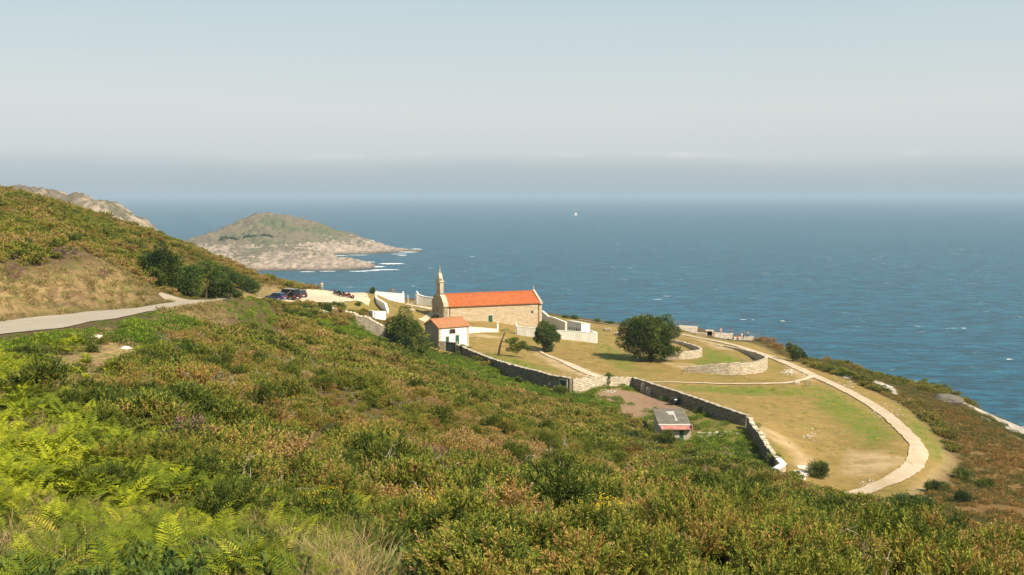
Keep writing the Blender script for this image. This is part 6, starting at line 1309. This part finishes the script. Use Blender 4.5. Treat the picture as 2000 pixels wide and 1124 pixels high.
x, y = X[k], Y[k]; r = np.hypot(x, y); br = fbm(x+70, y, 7, 4)+R.normal(size=len(x))*.06
pk = np.where(br < .40, 0, np.where(br < .51, 1, np.where(br < .60, 2, 3))); nr = r < 85
sc = (.4+.9*fbm(x, y, 4, 2))*R.choice([.55, .85, 1.25, 1.75], len(x)); sc *= np.clip(seg_dist(x, y, ROADP, True)/7-.1, .25, 1)
scatter('gorse_scrub', put(x, y, -.08)[nr], sc[nr], gM, 'gorse thicket on the slope short of the stone walls', 'gorse', .2, pk[nr], 6)
scatter('gorse_scrub', put(x, y, -.08)[~nr], sc[~nr]*1.12, gF, 'far gorse reaching up to the road, the walls and the left hill', 'gorse', .2, pk[~nr], 7)
X, Y, R = cand(11, 170, 2.6, .62, 31); r = np.hypot(X, Y); m = zone_w(X, Y)
k = clear_of(X, Y, 1.2) & (m['field']+m['garden']+m['heath']+m['soil']+m['fern']+m['dry'] < .3) & (seg_dist(X, Y, ROADP, True) > 8) & (R.random(len(X)) < .42); x, y = X[k], Y[k]; r = np.hypot(x, y)
M_DGORSE = leafmat('dark_gorse_leaf', [(0, (.038, .058, .010)), (.4, (.095, .12, .016)), (.7, (.155, .17, .022)), (1, (.20, .19, .04))])
bD = [gorse('tall_gorse', 340+i, M_DGORSE, shoots=520, spines=12, sp=.06, sw=.018, sl=.17, w=.75, h=.95, brown=.03) for i in range(2)]+[gorse('rust_gorse', 344, M_RUST, shoots=420, spines=11, sp=.06, sw=.018, sl=.16, w=.7, h=.7, brown=.9), gorse('straw_gorse', 345, M_STRAW, shoots=380, spines=11, sp=.06, sw=.014, sl=.16, w=.7, h=.6, brown=.5)]
scatter('gorse_scrub', put(x, y, -.05), R.uniform(.7, 1.7, len(x))*np.clip(.45+r/40, .5, 1), bD, 'taller dark green, rusty and straw coloured bushes dotted through the gorse', 'gorse', .15, R.choice([0, 1, 0, 1, 2, 3, 2], len(x)), 32)
# bracken
fN = [fern('bracken_plant', 400+i, M_FERN, lod=1, L=.62, fronds=6, pairs=17, lw_=.62) for i in range(5)]; fM = [fern('bracken_plant', 410+i, M_FERN, lod=1, L=.8, fronds=8, pairs=12) for i in range(3)]
X, Y, R = cand(5.0, 70, .26, .74, 8); r = np.hypot(X, Y); m = zone_w(X, Y)
pr = np.clip(m['fern']*1.3, 0, .97)+.035*(m['field'] < .1)*(1-m['dry'])*(r < 40)*(fbm(X, Y, 5, 3) > .5)+m['dry']*.06
pr *= np.clip((fbm(X+9, Y, 1.8, 3)-.34)*5, .10, 1)*np.where(r > 30, .5, .8)
k = clear_of(X, Y, .4) & (seg_dist(X, Y, ROADP, True) > 1.2) & (R.random(len(X)) < pr); x, y = X[k], Y[k]; r = np.hypot(x, y); nr = r < 20
sc = R.uniform(.4, .95, len(x))*np.clip(.5+r/24, .55, 1)*np.clip(seg_dist(x, y, ROADP, True)/8, .2, 1)
scatter('bracken', put(x, y, -.03)[nr], sc[nr], fN, 'bright yellow-green bracken fronds filling the lower left corner', 'bracken', .15, None, 9)
scatter('bracken', put(x, y, -.03)[~nr], sc[~nr]*1.15, fM, 'bright green bracken along the bank below the road', 'bracken', .15, None, 10)
X, Y, R = cand(60, 235, .75, .62, 11); m = zone_w(X, Y)
k = clear_of(X, Y, .4) & (R.random(len(X)) < m['fern']*np.clip((fbm(X, Y, 3, 3)-.3)*5, .45, 1)+m['garden']*.16*(1-m['soil'])) & (seg_dist(X, Y, ROADP, True) > .8); x, y = X[k], Y[k]
vg = fN[:0]+[leafball('leafy_clump', 420+i, M_BRAM, 520, [((0, 0, .2), (.75, .75, .4)), ((.5, .2, .15), (.5, .5, .35))], .17, flat=.4) for i in range(3)]
scatter('brambles', put(x, y, -.05), R.uniform(.4, 1.1, len(x))*np.clip(seg_dist(x, y, ROADP, True)/5, .35, 1), vg, 'bright green bracken and brambles beside the road and along the stone wall', 'undergrowth', .2, None, 12)
# grasses, twigs, flowers on the slope
gr = [grasstuft('grass_tuft', 430+i, M_STRAW, w=.009) for i in range(3)]
X, Y, R = cand(5.5, 45, .26, .74, 13); r = np.hypot(X, Y); m = zone_w(X, Y)
pr = .22+.5*m['dry']+.06*m['fern']; k = clear_of(X, Y, .1) & (m['field'] < .3) & (R.random(len(X)) < pr*np.clip(1.3-r/45, .3, 1)*np.where(r < 11, .25, 1)*np.clip((fbm(X+3, Y+8, 2.5, 3)-.3)*3.5, .1, 1)); x, y = X[k], Y[k]
scatter('dry_grass', put(x, y), R.uniform(.45, 1.2, len(x))*.9, gr, 'straw coloured dry grass among the bracken and gorse', 'grass', .1, None, 14)
gt = [grasstuft('tall_grass', 440+i, M_STRAW, n=150, L=1.0, spread=.2, w=.009, tone=(.3, 1)) for i in range(2)]
tg = [pin(u, d) for u, d in [(600,8.6),(640,9.2),(690,8.9),(560,9.4),(720,9.8),(660,10.3),(610,10.2),(760,9.3),(700,8.2),(650,7.9)]]
scatter('tall_grass', np.array([list(p) for p in tg]), np.array([.5, .6, .5, .45, .5, .45, .4, .4, .5, .5]), gt, 'tall pale straw grass at the bottom of the slope left of centre', 'grass', .1, None, 15)
X, Y, R = cand(70, 200, .7, .62, 16); m = zone_w(X, Y)
vg2 = [gF[0], gF[1]]
gd = [leafball('grass_clump', 450+i, M_STRAW, 130, [((0, 0, .06), (.6, .6, .16))], .28, flat=.18, up=1.0) for i in range(2)]
k = clear_of(X, Y, .1) & (R.random(len(X)) < m['dry']*.75*(m['field'] < .5)); x, y = X[k], Y[k]
scatter('dry_grass', put(x, y), R.uniform(.5, 1.1, len(x)), gd, 'dry tufts on the cut bank above the road', 'grass', .1, None, 17)
tw = [twigs('dead_branch', 460+i, M_TWIG) for i in range(4)]
X, Y, R = cand(9, 120, .9, .62, 18); r = np.hypot(X, Y); m = zone_w(X, Y)
k = clear_of(X, Y) & (m['field']+m['garden']+m['heath']+m['dry'] < .2) & (R.random(len(X)) < (.03+.25*(fbm(X+40, Y+11, 5, 3) > .62))*np.clip(1-m['fern'], .03, 1)); x, y = X[k], Y[k]; r = np.hypot(x, y)
scatter('dead_branches', put(x, y, .25), R.uniform(.55, 1.1, len(x))*np.clip(.45+r/40, .5, 1.4), tw, 'pale grey dead branches sticking out of the gorse', 'dead branches', .7, None, 19)
X, Y, R = cand(4.5, 17, .22, .76, 26); k = (np.arctan2(X, Y) < .25) & (R.random(len(X)) < .75); x, y = X[k], Y[k]
lw = [leafball('low_weed', 475+i, M_BUSH, 160, [((0, 0, .03), (.2, .2, .10))], .06, flat=.5, up=.6, tone=(.2, 1)) for i in range(2)]+[leafball('dead_leaves', 478, M_STRAW, 120, [((0, 0, .01), (.2, .2, .04))], .07, flat=.2)]
scatter('low_weeds', put(x, y), R.uniform(.6, 1.4, len(x)), lw, 'tangle of low weeds and dead leaves under the nearest bracken', 'weeds', .2, np.where(fbm(x, y, 1.5, 3) > .5, 2, R.integers(0, 2, len(x))), 27)
ry = [ragwort('ragwort_plant', 470+i, M_YEL) for i in range(2)]
q = [pin(u+R.normal()*18, d+R.normal()*.35) for u, d in [(1180,12.5)]*5+[(560,19)]+[(390,18)]*2+[(650,17.5)]+[(610,15)]+[(820,13.5)]*2+[(440,26)]*2+[(700,30)]*3]
scatter('ragwort', np.array([list(p) for p in q]), R.uniform(.7, 1.05, len(q)), ry, 'sprays of small yellow ragwort flowers among the near gorse', 'flowers', .1, None, 20, sz=np.full(len(q), 1.2))
hb = [leafball('heather_tuft', 480, M_HEATHER, 500, [((0, 0, .25), (.5, .5, .35))], .09, flat=.4)]
q = [pin(u+R.normal()*10, d+R.normal()*1.2) for u, d in [(785,40)]*2+[(835,42)]*2+[(130,96)]+[(150,97)]+[(185,99)]+[(20,84)]+[(360,30)]*1]
scatter('heather', np.array([list(p) for p in q])+np.array([0, 0, .25]), R.uniform(.8, 1.5, len(q)), hb, 'small purple patches of heather', 'heather', .1, None, 21)
# the heath beyond the gravel path
X, Y, R = cand(60, 262, .9, .66, 22); r = np.hypot(X, Y); m = zone_w(X, Y); ru = mask('rust', X, Y, 12)
k = clear_of(X, Y, .9) & (m['heath'] > .5) & (m['rock'] < .4) & (r < coastR(X, Y)+8) & (fbm(X+5, Y+5, 6, 3) > .29) & (R.random(len(X)) < np.where(m['field'] > .4, .25, .9)); x, y, ru = X[k], Y[k], ru[k]
hp = [leafball('heath_clump', 490+i, M_HEATH, 330, [((0, 0, .12), (.8, .8, .32)), ((.4, .3, .1), (.5, .6, .3))], .2, flat=.3) for i in range(3)]+[leafball('rust_clump', 495+i, M_RUST, 330, [((0, 0, .12), (.8, .8, .3))], .24, flat=.35) for i in range(2)]
pk = np.where(R.random(len(x)) < ru*.95, R.integers(3, 5, len(x)), R.integers(0, 3, len(x)))
scatter('heath', put(x, y, -.04), R.uniform(.35, .95, len(x)), hp, 'low brown, rust and green heath between the gravel path and the coast', 'heath', .15, pk, 23)
# weeds in the meadow
X, Y, R = cand(100, 290, 1.3, .5, 24); m = zone_w(X, Y); gr_ = mask('green', X, Y, 4)
k = clear_of(X, Y, .3) & (m['field'] > .6) & (m['soil'] < .3) & (R.random(len(X)) < .10*(fbm(X, Y, 9, 3) > .52)+gr_*.30); x, y = X[k], Y[k]
wd = [leafball('weed_clump', 500+i, M_FERN, 60, [((0, 0, .02), (.5, .5, .09))], .16, flat=.4) for i in range(2)]
scatter('meadow_weeds', put(x, y), R.uniform(.5, 1.2, len(x)), wd, 'low green weeds dotted over the dry meadow', 'weeds', .1, None, 25)
